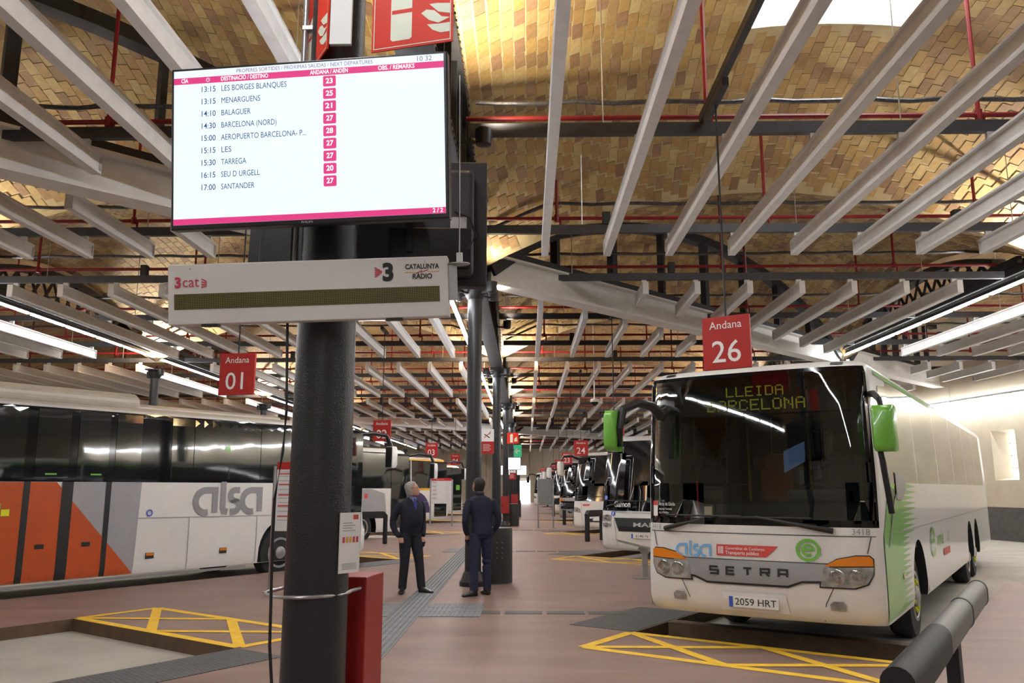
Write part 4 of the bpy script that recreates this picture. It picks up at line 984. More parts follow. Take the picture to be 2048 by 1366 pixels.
def l4(b):
    b.fpatch('green_cards', [(-.9, 1.5), (-.9, 1.75), (-.6, 1.75), (-.6, 1.5)], 'bus_green', .012); b.spatch('green_card', -1, [(.6, 1.5), (.6, 1.8), (.95, 1.8), (.95, 1.5)], 'bus_green', .02)
    MB().box((0, 6.2, b.zt + .08), (2.0, 11, .18)).build('orange_roof', 'bus_orange', b.t, bevel=.06)
coach_l('coach with pale blue and grey flank at platform 02', -19.76, 21.86, 2.98, l2)
coach_l('white coach with yellow stripe and purple wheel arch at platform 03', -25.82, 31.1, 3.05, l3)
coach_l('dark fronted coach with orange roof at platform 04', -31.88, 39.7, 3.0, l4)
# wheel stop in the lane of the green and white bus
ws_c = uv(-3.1, 9.75); tag(MB().box((0, 0, .09), (2.9, .18, .18)).build('wheel_stop', 'kerb_steel', None, bevel=.01, loc=(ws_c.x, ws_c.y, -.15), rotz=-ANG), 'brown wheel stop beam under the green and white bus', 'wheel stop')
#@@PART3

# ================================================================== hanging platform signs
def platform_sign(num, x, y, rot, label, k=1.0):
    zb = 1.65 + 1.19 * k; t = thing('platform_sign', label, 'sign', (x, y, zb), rot)
    MB().box((0, 0, .275), (.50, .04, .55)).build('panel', 'sign_red', t, bevel=.004)
    f = lambda a, b: Vector((a, -.0225, b)); m = MB(); put_text(m, 'Andana', .115, 0, .455, f, fit=.34); m.build('word', 'sign_white', t); m = MB(); put_text(m, num, .32, 0, .17, f, bold=.004); m.build('number', 'sign_white', t)
    MB().cyl((0, 0, .55), (0, 0, 5.75 - zb), .011, n=6).build('rod', 'black_steel', t)
    MB().box((0, 0, 5.77 - zb), (.07, .9, .09), Matrix.Rotation(-rot, 3, 'Z')).build('hanger_bar', 'rail_dark', t)
for num, x, y, rot in (('26', 2.05, 8.3, -R(33)), ('25', 2.05, 19.4, -R(30)), ('24', 1.92, 29.5, -R(12)), ('23', 1.92, 40.1, -R(10)), ('22', 1.93, 50.4, -R(10)), ('21', 1.91, 60.8, -R(10)), ('20', 1.4, 74.8, -R(10)),
                       ('01', -3.8, 10.56, -R(10)), ('02', -3.8, 21.38, -R(14)), ('03', -3.8, 32.6, -R(14)), ('04', -3.8, 43.5, -R(14))):
    lab = {'26': 'red hanging sign reading Andana 26 over the green and white bus', '25': 'red hanging sign reading Andana 25 half hidden behind the green mirror', '24': 'red hanging sign reading Andana 24 over the white coach with red badge', '23': 'red hanging sign reading Andana 23 over the silver nosed coach', '22': 'red hanging sign reading Andana 22 above the pale mirrors', '21': 'red hanging sign reading Andana 21 between two far coaches', '20': 'red hanging sign reading Andana 20 over the far white coach',
           '01': 'red hanging sign reading Andana 01 over the orange and white coach', '02': 'red hanging sign reading Andana 02 over the blue and grey coach', '03': 'red hanging sign reading Andana 03 over the yellow striped coach', '04': 'red hanging sign reading Andana 04 over the orange roofed coach'}[num]
    platform_sign(num, x, y, rot, lab, {'24': .937, '23': .938, '22': .944, '21': .949}.get(num, 1))
# long bar that carries the nearest sign
tag(MB().box((0, 0, 0), (.07, 5.2, .10)).build('sign_rail', 'rail_dark', None, loc=(2.08, 6.5, 5.945)), 'black bar under the vault that carries the nearest red sign', 'rail')

# ================================================================== departures screen and led sign on the first column
mk('scr_white', (.86, .97, 1), emit=.335, var=0); mk('scr_pink', (.86, .05, .26), emit=.29, var=0); mk('scr_blue', (.02, .07, .27), emit=.29, var=0); mk('scr_grey', (.22, .10, .33), emit=.29, var=0); mk('scr_text_white', (1, 1, 1), emit=.335, var=0)
mk('tv_black', (.012, .012, .015), .35, var=.1); mk('tv_back', (.03, .032, .037), .5, var=.15); mk('label_white', (.55, .55, .55), .5, var=.1)
def tv():
    t = thing('departures_screen', 'large lit departures screen listing times and platforms', 'screen', (-.946, 3.295, 3.116)); t.rotation_mode = 'XYZ'
    t.rotation_euler = (Matrix.Rotation(R(-5.71), 3, 'Z') @ Matrix.Rotation(R(6.74), 3, 'X') @ Matrix.Rotation(R(-.37), 3, 'Y')).to_euler()
    W, H = 1.24, .72; sw, sh = W - .03, H - .034; f0 = lambda a, b, o=0: Vector((a, -.0015 - o, b))
    MB().box((0, .03, 0), (W, .055, H)).build('housing', 'tv_black', t, bevel=.006)
    MB().box((0, .085, -.05), (W * .8, .07, H * .75)).build('back_cover', 'tv_back', t, bevel=.02)
    MB().bar((0, .1, 0), (0, .33, .02), .3, .3).build('wall_mount', 'black_steel', t)
    for s_ in (-1, 1):
        pass
    S = lambda s_, q, o: Vector(((s_ - .5) * sw, -.0015 - o, (.5 - q) * sh + .004))
    scr = MB(); scr.add([S(0, 0, 0), S(1, 0, 0), S(1, 1, 0), S(0, 1, 0)], [(3, 2, 1, 0)]); sc_ = scr.build('display', 'scr_white', t)
    for a, b in ((.047, .089), (.962, 1.0)): MB().add([S(0, a, .001), S(1, a, .001), S(1, b, .001), S(0, b, .001)], [(0, 1, 2, 3)]).build('pink_band', 'scr_pink', sc_)
    rows = [('13:15', 'LES BORGES BLANQUES', '23'), ('13:15', 'MENARGUENS', '25'), ('14:10', 'BALAGUER', '21'), ('14:30', 'BARCELONA (NORD)', '27'), ('15:00', 'AEROPUERTO BARCELONA- P...', '28'), ('15:15', 'LES', '27'), ('15:30', 'TARREGA', '27'), ('16:15', 'SEU D URGELL', '20'), ('17:00', 'SANTANDER', '27')]
    bl, wh, gr = 'scr_blue', 'scr_text_white', 'scr_grey'
    def T(mt_, txt, size, s_, q, **kw):
        mb = MB(); put_text(mb, txt, size, 0, 0, lambda a, b: S(s_ + a / sw, q - b / sh, .0022), **kw); mb.build('screen_text', mt_, sc_)
    T(gr, 'PROPERES SORTIDES / PRÒXIMAS SALIDAS / NEXT DEPARTURES', .024, .492, .024, fit=.505 * sw); T(gr, '10 32', .030, .93, .026, fit=.052 * sw)
    T(wh, 'CÍA', .026, .042, .068, fit=.027 * sw, bold=.025); T(wh, 'DESTINACIÓ / DESTINO', .026, .18, .068, align='LEFT', fit=.178 * sw, bold=.025); T(wh, 'ANDANA / ANDÉN', .026, .585, .068, fit=.14 * sw, bold=.025); T(wh, 'OBS. / REMARKS', .026, .83, .068, fit=.132 * sw, bold=.025); T(wh, '2 / 2', .026, .972, .981, fit=.036 * sw, bold=.025)
    ck = MB(); stroke(ck, arc(.131, 0, .0065, 0, 340, 16, ry=.0065), .0016, lambda a, b: S(a, .068 - b * sw / sh, .0022), closed=True); stroke(ck, [(.131, .004), (.131, 0), (.1335, -.001)], .0014, lambda a, b: S(a, .068 - b * sw / sh, .0022))
    ck.build('clock_icon', wh, sc_)
    WD = [.245, .146, .11, .207, .318, .037, .095, .145, .125]
    for k, (tm, nm, pf) in enumerate(rows):
        q = .128 + k * .0795
        T(bl, tm, .036, .132, q + .003, fit=.053 * sw, bold=.006); T(bl, nm, .036, .181, q + .003, align='LEFT', fit=WD[k] * sw)
        r_ = .006; bx, bw, bh = .586, .0475, .068; P = []
        for cx, cy, a0 in ((1, 1, 0), (-1, 1, 90), (-1, -1, 180), (1, -1, 270)):
            P += [(cx * (bw * sw / 2 - r_) + r_ * math.cos(R(a0 + a)), cy * (bh * sh / 2 - r_) + r_ * math.sin(R(a0 + a))) for a in (0, 30, 60, 90)]
        MB().flat(P, lambda a, b: S(bx + a / sw, q - b / sh, .001)).build('platform_badge', 'scr_pink', sc_); T(wh, pf, .032, bx, q, fit=.026 * sw, bold=.03)
    m = MB(); put_text(m, 'PHILIPS', .014, 0, 0, lambda a, b: Vector((a, -.0005, -.350 + b)), fit=.05); m.build('maker_mark', 'label_white', t)
tv()
def tv2():
    t = thing('display_screen', 'black screen seen from behind on the same column', 'screen', (-.83, 4.13, 3.04), R(5)); t.rotation_euler = (R(-6), 0, R(4))
    MB().box((0, .03, 0), (1.24, .05, .72)).build('housing', 'tv_back', t, bevel=.006)
    MB().box((0, -.03, -.02), (1.1, .08, .6)).build('back_cover', 'tv_back', t, bevel=.025)
    MB().box((.33, -.078, -.18), (.42, .02, .22)).build('port_bay', 'tv_black', t, bevel=.008)
    MB().box((.47, -.074, -.06), (.085, .004, .11)).build('rating_label', 'label_white', t)
    for x in (-.2, .22): MB().box((x, -.085, 0), (.035, .02, .42)).build('mount_arm', 'black_steel', t)
    MB().box((0, -.17, 0), (.5, .16, .06)).build('mount_plate', 'black_steel', t)
    MB().tube([(.45, -.09, .02), (.53, -.10, -.02), (.56, -.1, -.12), (.52, -.1, -.2)], .006, 6).build('cable', 'rubber', t, smooth=True)
tv2()
mk('led_off', (.035, .034, .012), .5, var=.1); mk('led_dot', (.20, .18, .03), .4, var=.1); mk('box_white', (.66, .645, .62), .45, var=.03); mk('logo_red', (.55, .05, .10), .4, var=0); mk('logo_orange', (.75, .40, .05), .4, var=0)
def led_sign():
    t = thing('led_text_sign', 'white box sign with dark dot matrix strip below the departures screen', 'sign', (-.951, 3.44, 2.493))
    t.rotation_euler = (Matrix.Rotation(R(1.0), 3, 'Z') @ Matrix.Rotation(R(6.5), 3, 'X') @ Matrix.Rotation(R(-1.9), 3, 'Y')).to_euler()
    W, H = 1.22, .265; f = lambda a, b, o=.002: Vector((a, -o, b))
    MB().box((0, .04, 0), (W, .08, H)).build('housing', 'box_white', t, bevel=.005)
    # strip in the crop spans 2.2 .. 96 percent of the width
    MB().box((-.005, -.0008, -.032), (W * .945, .002, .067)).build('dot_matrix', 'led_off', t)
    m = MB()
    for r_ in range(9):
        for c in range(150): 
            x = -.005 - W * .4725 + .006 + c * (W * .945 - .012) / 149; z = -.032 - .029 + r_ * .00725; h = .0021
            m.add([f(x - h, z - h, .0022), f(x + h, z - h, .0022), f(x + h, z + h, .0022), f(x - h, z + h, .0022)], [(0, 1, 2, 3)])
    o = m.build('dots', 'led_dot', t); o['kind'] = 'stuff'
    m = MB(); put_text(m, '3', .062, -.565, .050, f, bold=.045, align='CENTER'); put_text(m, 'cat', .066, -.547, .052, f, align='LEFT', fit=.072)
    for k in range(4): stroke(m, [(-.464 + k * .0005, .028 + k * .0125), (-.440 + .0 * k, .036 + k * .006)], .005, f)
    m.build('pink_logo', 'logo_red', t)
    m = MB()
    for k in range(5): stroke(m, [(.292, .090 - k * .0105), (.292 + .034 - abs(k - 1.5) * .006, .068 - (k - 2) * .004)], .0055, f)
    m.build('red_stripes', 'logo_red', t)
    m = MB(); put_text(m, '3', .105, .350, .065, f, bold=.045); put_text(m, 'CATALUNYA', .030, .498, .088, f, fit=.148, bold=.03); put_text(m, 'RÀDIO', .030, .498, .045, f, fit=.085, bold=.03); m.build('black_logo', 'ink', t)
    m = MB()
    for a, b in ((.422, .468), (.523, .572)): stroke(m, [(a, .064), (b, .066)], .0025, f)
    m.build('orange_rule', 'logo_orange', t)
    m = MB(); stroke(m, [(.465, .056), (.497, .072), (.492, .062), (.525, .075)], .004, f); m.build('lightning_mark', 'logo_red', t)
    for x in (-.43, .37): MB().box((x, .02, -.137), (.07, .04, .012)).build('foot_pad', 'rubber', t)
    for x in (-.512, .512): MB().cyl((x, -.003, .112), (x, .0, .112), .004, n=8).build('screw', 'galvanised', t)
    MB().box((0, .12, .02), (.22, .1, .1)).build('column_clamp', 'black_steel', t)
    q = MB(); q.box((W / 2 + .02, .03, .02), (.035, .02, .16)); q.build('end_bracket', 'galvanised', t)
    MB().lathe([(.05, .098), (.05, .103)], 14, mat=Matrix.Translation((W / 2 + .045, .04, 0))).build('antenna_plate', 'galvanised', t)
    MB().cyl((W / 2 + .05, .04, .1), (W / 2 + .05, .04, .15), .014, n=8).build('antenna_base', 'sign_white', t)
    MB().cyl((W / 2 + .05, .04, .15), (W / 2 + .075, .04, .95), .0035, n=6).build('antenna', 'galvanised', t)
led_sign()
mk('fire_red', (.66, .032, .012), .5, var=.03, spec=.2); mk('photolum', (.68, .70, .56), .5, var=.03)
def fire_sign():
    t = thing('fire_extinguisher_sign', 'red V-shaped fire extinguisher sign above the departures screen', 'sign', (-.86, 3.55, 3.64))
    a = MB(); f = lambda x, z: Vector((x, 0, z))
    root = MB()
    def panel(org, rz, w_, detail):
        mt = Matrix.Translation(org) @ Matrix.Rotation(rz, 4, 'Z')
        p = MB().box((w_ / 2, .004, .22), (w_, .006, .44)); p.v = [tuple(mt @ Vector(v)) for v in p.v]; po = p.build('panel', 'fire_red', t)
        g = lambda x, z, o=.0005: mt @ Vector((x, -o, z))
        m = MB(); stroke(m, [(.012, .012), (w_ - .012, .012), (w_ - .012, .428), (.012, .428)], .004, g, closed=True)
        m.flat([(.095, .05), (.095, .26), (.13, .29), (.17, .29), (.20, .26), (.20, .05), (.19, .04), (.105, .04)], g)
        fl = [(.0, 0), (.03, .022), (.06, .018), (.09, 0.002), (.12, .0), (.12, .02), (.085, .025), (.055, .048), (.02, .052), (-.01, .036)]
        m.flat([(.275, .10), (.30, .07), (.34, .05), (.385, .05), (.385, .095), (.33, .095)], g); m.flat([(.245, .16), (.285, .12), (.33, .10), (.385, .12), (.345, .13), (.31, .165), (.27, .175)], g); m.flat([(.285, .20), (.33, .155), (.385, .14), (.385, .19), (.32, .20)], g)
        m.build('pictogram', 'photolum', po)
        m = MB(); stroke(m, [(.10, .185), (.20, .185)], .02, lambda x, z: g(x, z, .001)); m.build('band', 'fire_red', po)
    panel((.14, -.06, .0), R(-14), .40, True)
    panel((-.282, .289, .03), R(-58), .40, True)
    MB().box((-.005, -.06, .25), (.10, .02, .42)).build('sign_bracket', 'sign_white', t)
fire_sign()
def column_bits():
    t = thing('silver_conduit', 'silver conduit rising beside the first iron column', 'pipe', (-1.10, 3.72, 2.6))
    MB().cyl((0, 0, 0), (0, 0, 2.6), .016, n=12).build('pipe', 'galvanised', t, smooth=True)
    for z in (.9, 1.3, 2.2): MB().box((.02, 0, z), (.06, .04, .02)).build('clip', 'galvanised', t)
    for k, x in enumerate((.04, .065)): MB().tube([(x, .02, 0), (x + .004, .02, .8), (x, .02, 1.6), (x, .02, 2.6)], .008, 6).build('cable', 'conduit', t, smooth=True)
    tag(MB().tube([(-1.08, 3.6, 2.9), (-1.07, 3.56, 2.37), (-1.052, 3.55, 1.98), (-1.06, 3.55, 1.8), (-1.085, 3.55, 1.6), (-1.085, 3.55, 1.4), (-1.08, 3.55, 1.22), (-1.075, 3.55, 1.0), (-1.06, 3.55, .86), (-1.03, 3.55, .6), (-1.05, 3.56, .2), (-1.09, 3.58, .008)], .0065, 8).build('black_cable', 'rubber', None, smooth=True), 'black cable dangling along the first iron column to the floor', 'cable')
    t = thing('extinguisher_cabinet', 'tall red steel cabinet strapped behind the first iron column', 'cabinet', (-.93, 4.08, 0), -R(8))
    MB().box((0, 0, .62), (.40, .26, 1.24)).build('body', 'red_box', t, bevel=.006); MB().box((.0, .135, .62), (.34, .012, 1.1)).build('door', 'red_box', t, bevel=.003)
    m = MB(); m.tube([(.175, -.14, 1.19)] + [(.195 * math.cos(R(a)) * .95 - .01, -.30 + .20 * math.sin(R(a)) - 0.0, 1.19) for a in range(20, -201, -20)] + [(-.185, -.14, 1.19)], .008, 8); m.build('steel_strap', 'galvanised', t, smooth=True)
    t = thing('notice_plaque', 'white notice plate with small coloured symbols on the first iron column', 'notice', (-.79, 3.71, 1.41), R(55))
    MB().box((0, 0, 0), (.12, .006, .26)).build('plate', 'sign_white', t)
    m = MB(); f = lambda a, b: Vector((a, -.004, b))
    for k in range(4): stroke(m, [(-.045, .085 - k * .011), (.01 + .02 * (k % 2), .085 - k * .011)], .003, f)
    for k in range(5): stroke(m, [(-.045, -.09 - k * .006), (.04, -.09 - k * .006)], .002, f)
    m.build('small_print', 'logo_grey', t)
    for k in range(5): MB().flat([(-.045 + k * .02, .0), (-.045 + k * .02, .025), (-.032 + k * .02, .025), (-.032 + k * .02, .0)], f).build('symbol', ['print_red', 'logo_orange', 'logo_orange', 'print_red', 'logo_red'][k], t)
    MB().flat([(.015, .10), (.015, .12), (.045, .12), (.045, .10)], f).build('red_logo', 'print_red', t)
column_bits()

# ================================================================== platform furniture
def barrier(x, y, ln, rot, label, leg2=None, h=.97, wide=.13, tall=.19, cover=True):
    t = thing('rest_rail', label, 'barrier', (x, y, 0), rot)
    P = [(wide / 2 * math.cos(R(a)), tall / 2 - wide / 2 + wide / 2 * math.sin(R(a))) for a in range(0, 181, 20)] + [(wide / 2 * math.cos(R(a)), -(tall / 2 - wide / 2) + wide / 2 * math.sin(R(a))) for a in range(180, 361, 20)]
    zc = h - tall / 2
    def seg(nm, y0, y1, k, mat, b=.0):
        m = MB(); m.prism([(p[0] * k, p[1] * k) for p in P], lambda a, c: (a, y0, zc + c), lambda a, c: (a, y1, zc + c)); return m.build(nm, mat, t, smooth=30)
    seg('black_end', 0, ln * .34, 1, 'black_matt')
    if cover:
        seg('grey_sleeve', ln * .34, ln * .67, .98, 'steel_sleeve'); seg('grey_sleeve', ln * .67, ln, .98, 'steel_sleeve'); seg('joint_band', ln * .66, ln * .675, 1.03, 'rubber'); seg('end_band', ln * .985, ln, 1.03, 'rubber')
    else: seg('black_rail', ln * .34, ln, 1, 'black_matt')
    for q in (.08, .5 if cover else .95): MB().box((0, ln * q, (zc) / 2), (.07, .16, zc)).build('leg', 'black_matt', t, bevel=.01); 
    return t
mk('steel_sleeve', (.16, .155, .15), .5, metal=.4, var=.1)
barrier(1.42, 3.35, 3.6, -R(32.5), 'black and grey leaning rail beside the green and white bus')
def hoop(x, y, rot, label, w_=.9, h=.95):
    t = thing('hoop_barrier', label, 'barrier', (x, y, 0), rot)
    for s_ in (0, 1): MB().box((s_ * w_, 0, (h - .1) / 2), (.10, .14, h - .1)).build('leg', 'black_matt', t, bevel=.02)
    m = MB(); m.prism([(-.05, h - .12), (.06, h), (w_ - .06, h), (w_ + .05, h - .12), (w_ + .05, h - .2), (-.05, h - .2)], lambda a, c: (a, -.07, c), lambda a, c: (a, .07, c)); m.build('top_rail', 'black_matt', t, bevel=.015)
hoop(1.85, 26.0, R(55), 'black hoop barrier beside the coach with black grille'); hoop(-4.25, 24.9, R(215), 'black hoop barrier behind the grey-haired man'); hoop(1.65, 37.6, R(55), 'black hoop barrier near the silver nosed coach'); hoop(1.5, 48.3, R(55), 'small far black hoop barrier by the grey board')
mk('board_white', (.66, .66, .68), .5, var=.03); mk('board_grey', (.25, .26, .27), .5, metal=.3, var=.05)
def board(x, y, rot, label, w_=.95, back=False, name='timetable_board'):
    t = thing(name, label, 'notice board', (x, y, 0), rot)
    for s_ in (-1, 1):
        MB().cyl((s_ * w_ / 2, 0, 0), (s_ * w_ / 2, 0, 2.0), .032, n=12).build('post', 'galvanised', t, smooth=True); MB().cyl((s_ * w_ / 2, 0, 0), (s_ * w_ / 2, 0, .012), .12, n=16).build('foot', 'galvanised', t)
    MB().box((0, 0, 1.48), (w_ - .07, .05, 1.05)).build('panel', 'board_grey' if back else 'board_white', t, bevel=.006)
    if not back:
        MB().box((0, -.004, 2.0), (w_ - .07, .045, .12)).build('red_header', 'sign_red', t)
        m = MB(); put_text(m, 'Àrea de Lleida', .06, -.05, 2.0, lambda a, b: Vector((a, -.029, b)), fit=.35); m.build('header_print', 'sign_white', t)
        m = MB(); f = lambda a, b: Vector((a, -.028, b))
        for c in (-.28, .28):
            for k in range(12): stroke(m, [(c - .12, 1.9 - k * .07), (c + .06 + .05 * (k % 3) / 2, 1.9 - k * .07)], .008, f)
        m.build('timetable_lines', 'logo_grey', t)
        for k in range(5): MB().flat([(-.40, 1.86 - k * .17), (-.40, 1.88 - k * .17), (-.22, 1.88 - k * .17), (-.22, 1.86 - k * .17)], f).build('red_line', 'print_red', t)
board(-3.66, 13.45, -R(6), 'white timetable board on posts beside the orange and white coach'); board(-3.78, 36.4, R(4), 'white timetable board on posts near the yellow striped coach'); board(.75, 34.5, R(4), 'grey board back on two posts facing away', .62, True, 'notice_board')
def bin_(x, y, label, rot=0, w_=.36):
    t = thing('litter_bin', label, 'bin', (x, y, 0), rot)
    m = MB(); m.lathe([(.17, .0), (.25, .02), (.25, .90), (.24, .95), (.10, .96)], 24); o = m.build('body', 'bin_grey', t, smooth=30)
    for r_ in range(4):
        for c in range(3):
            a = R(-115 + c * 22); p = Vector((.252 * math.cos(a), .252 * math.sin(a), .45 + r_ * .085)); MB().cyl(p, p + Vector((.004 * math.cos(a), .004 * math.sin(a), 0)), .009, n=6).build('perforation', 'galvanised', t)
    MB().lathe([(.2, -.0), (.24, .0), (.24, .035), (.2, .035)], 20).build('base_ring', 'galvanised', t)
mk('bin_grey', (.035, .036, .037), .5, var=.1)
bin_(-.52, 14.80, 'dark grey perforated litter bin behind the man in dark navy'); bin_(-.62, 36.3, 'dark grey litter bin beside the hydrant column'); bin_(-.62, 47.2, 'far dark grey litter bin beyond the hydrant column')
def stand(x, y, rot, label):
    t = thing('ticket_stand', label, 'stand', (x, y, 0), rot)
    MB().box((0, 0, .012), (.42, .30, .024)).build('foot', 'galvanised', t); MB().box((0, 0, .28), (.10, .08, .54)).build('post', 'galvanised', t)
    MB().box((-.15, 0, .60), (.75, .34, .03), Matrix.Rotation(R(14), 3, 'Y')).build('tray', 'galvanised', t); MB().box((-.02, 0, .50), (.2, .06, .12), Matrix.Rotation(R(45), 3, 'Y')).build('brace', 'galvanised', t)
stand(2.16, 15.6, 0, 'grey metal stand with tilted tray behind the green and white bus'); stand(2.1, 37.3, 0, 'grey metal stand with tilted tray beside the silver nosed coach')
def hydrant(x, y, label):
    t = thing('hydrant_cabinet', label, 'cabinet', (x, y, .56)); MB().box((0, 0, .36), (.38, .2, .72)).build('body', 'red_box', t, bevel=.005); MB().box((0, -.104, .36), (.34, .01, .66)).build('door', 'red_box', t); MB().cyl((-.11, -.11, .36), (-.11, -.125, .36), .025, n=8).build('knob', 'rubber', t)
hydrant(-.98, 35.6, 'red hydrant cabinet on the fourth iron column'); hydrant(-.72, 46.3, 'small far red hydrant cabinet on an iron column')
def no_smoking(x, y, z, label):
    t = thing('no_smoking_sign', label, 'sign', (x, y, z)); f = lambda a, b: Vector((a, -.012, b))
    MB().box((0, 0, .36), (.38, .02, .74)).build('panel', 'sign_white', t); MB().flat([(-.19, -.01), (-.19, .36), (.19, .36), (.19, -.01)], f).build('red_panel', 'sign_red', t)
    m = MB(); stroke(m, [(-.10, .58), (.06, .47)], .03, lambda a, b: f(a, b) + Vector((0, -.001, 0))); stroke(m, [(.05, .62), (.09, .66), (.07, .56)], .012, lambda a, b: f(a, b) + Vector((0, -.001, 0))); m.build('cigarette', 'ink', t)
    m = MB(); stroke(m, [(-.11, .47), (.08, .63)], .025, lambda a, b: f(a, b) + Vector((0, -.002, 0))); m.build('red_bar', 'print_red', t)
    m = MB()
    for k in range(5): stroke(m, [(-.14, .27 - k * .045), (.06 + .04 * (k % 2), .27 - k * .045)], .012, lambda a, b: f(a, b) + Vector((0, -.002, 0)))
    m.build('small_print', 'sign_white', t); MB().bar((.19, .02, .5), (.26, .1, .5), .03, .03).build('bracket', 'black_steel', t)
no_smoking(-1.2, 24.85, 2.66, 'white and red no smoking sign on the third iron column'); no_smoking(-.84, 46.3, 2.1, 'small far no smoking sign beyond the lit screen')
def far_screen(x, y, z, label):
    t = thing('lit_screen', label, 'screen', (x, y, z)); MB().box((0, .03, 0), (.56, .06, .54)).build('housing', 'tv_black', t); MB().box((0, -.003, 0), (.52, .006, .50)).build('display', 'screen_glow', t); MB().box((-.2, .12, 0), (.2, .16, .1)).build('mount', 'black_steel', t)
far_screen(-.56, 35.5, 2.66, 'small bright white screen on the hydrant column'); far_screen(-.32, 46.2, 2.6, 'farther small bright screen along the columns'); far_screen(-1.26, 46.2, 2.6, 'bright screen edge left of the hydrant column')
mk('exit_green', (.03, .30, .14), emit=.4, var=0)
t = thing('extinguisher_sign', 'small red extinguisher sign high on the hydrant column', 'sign', (-.62, 35.2, 3.5)); MB().box((0, 0, .23), (.5, .03, .46)).build('panel', 'fire_red', t); m = MB(); m.flat([(-.12, .05), (-.12, .38), (-.04, .42), (.0, .38), (.0, .05)], lambda a, b: Vector((a, -.017, b))); m.flat([(.06, .08), (.06, .2), (.16, .3), (.2, .1)], lambda a, b: Vector((a, -.017, b))); m.build('pictogram', 'photolum', t); MB().bar((-.22, .01, .2), (-.30, .60, .2), .05, .05).build('bracket', 'black_steel', t)
t = thing('exit_sign', 'green exit arrow sign below the red extinguisher sign', 'sign', (-.42, 35.7, 2.95)); MB().box((0, 0, .26), (.34, .03, .52)).build('panel', 'exit_green', t); m = MB(); stroke(m, [(.1, .26), (-.1, .26)], .04, lambda a, b: Vector((a, -.017, b))); stroke(m, [(-.02, .36), (-.11, .26), (-.02, .16)], .04, lambda a, b: Vector((a, -.017, b))); m.build('arrow', 'photolum', t); MB().box((-.25, .0, .3), (.2, .03, .05)).build('bracket', 'black_steel', t)
t = thing('dome_camera', 'small dome camera under the baffles near the coach line', 'camera', (2.2, 26.7, 4.4)); MB().lathe([(.02, .12), (.13, .1), (.14, 0)], 16).build('cap', 'sign_white', t, smooth=40); MB().lathe([(.13, 0), (.11, -.07), (.05, -.12), (.001, -.13)], 16).build('dome', 'glass_black', t, smooth=60); MB().cyl((0, 0, .1), (0, 0, vault_z(2.2, 26.7, 0, 2) - 4.4), .02, n=8).build('drop_pipe', 'galvanised', t)

# ================================================================== people
mk('skin', (.50, .27, .19), .55, var=.08, scale=12); mk('hair_grey', (.30, .29, .27), .8, var=.25, scale=60, bump=.5, bscale=120); mk('hair_dark', (.018, .014, .012), .7, var=.3, scale=60, bump=.5, bscale=120)
mk('navy_knit', (.010, .012, .024), .9, var=.25, scale=25, bump=.3, bscale=60); mk('navy_trousers', (.012, .013, .022), .85, var=.2, scale=14, bump=.2, bscale=25); mk('navy_blue', (.016, .020, .055), .85, var=.2, scale=14, bump=.2, bscale=25); mk('shirt_blue', (.16, .18, .36), .8, var=.1); mk('shoe', (.012, .011, .011), .35, var=.1); mk('tie_blue', (.03, .03, .25), .6, var=.2, scale=60)
def loft(mb, rings, n=18):
    V = []; F = []; k = len(rings)
    for (x, y, z, rx, ry) in rings:
        for j in range(n): a = 2 * math.pi * j / n; V.append((x + rx * math.cos(a), y + ry * math.sin(a), z))
    for i in range(k - 1):
        for j in range(n): a = i * n + j; b = i * n + (j + 1) % n; F.append((a, b, b + n, a + n))
    F += [tuple(range(n - 1, -1, -1)), tuple(range((k - 1) * n, k * n))]; mb.add(V, F)
def smooth_path(pts, rad, k=5):
    P = []; Q = []
    n = len(pts)
    for i in range(n - 1):
        p0, p1, p2, p3 = [Vector(pts[max(0, min(n - 1, i + d))]) for d in (-1, 0, 1, 2)]
        for j in range(k):
            t = j / k; P.append(.5 * ((2 * p1) + (p2 - p0) * t + (2 * p0 - 5 * p1 + 4 * p2 - p3) * t * t + (3 * p1 - p0 - 3 * p2 + p3) * t ** 3)); Q.append(rad[i] + (rad[i + 1] - rad[i]) * t)
    return P + [Vector(pts[-1])], Q + [rad[-1]]
def limb(mb, pts, rad, n=12):
    P, Q = smooth_path(pts, rad); mb.tube(P, Q, n)
def head_rings(hx, hy, hz, tilt, turn):
    # skull, jaw and face in head space (front = +y), then tilted back and turned
    rings = [(0, .045, -.115, .030, .034), (0, .04, -.10, .047, .056), (0, .032, -.075, .060, .076), (0, .022, -.04, .069, .090), (0, .010, 0, .075, .098), (0, .002, .035, .077, .101), (0, -.004, .07, .073, .096), (0, -.008, .098, .058, .077), (0, -.010, .116, .034, .046), (0, -.010, .122, .012, .016)]
    m = MB(); loft(m, rings, 20)
    m.tube([(0, .092, .012), (0, .112, -.012), (0, .122, -.028), (0, .105, -.040)], [.010, .013, .016, .010], 8)          # nose
    for s_ in (-1, 1): m.tube([(s_ * .075, -.002, .028), (s_ * .084, -.010, .022), (s_ * .084, -.012, -.01), (s_ * .074, 0, -.03)], [.010, .014, .012, .008], 8)
    m.tube([(-.026, .098, -.066), (0, .106, -.066), (.026, .098, -.066)], [.006, .011, .006], 8)                          # lips
    for s_ in (-1, 1): m.tube([(s_ * .015, .100, .022), (s_ * .032, .098, .028), (s_ * .052, .084, .022)], .008, 8)        # brow
    mt = Matrix.Translation((hx, hy, hz)) @ Matrix.Rotation(turn, 4, 'Z') @ Matrix.Rotation(tilt, 4, 'X')
    return m, mt
def xf(m, mt): m.v = [tuple(mt @ Vector(v)) for v in m.v]; return m
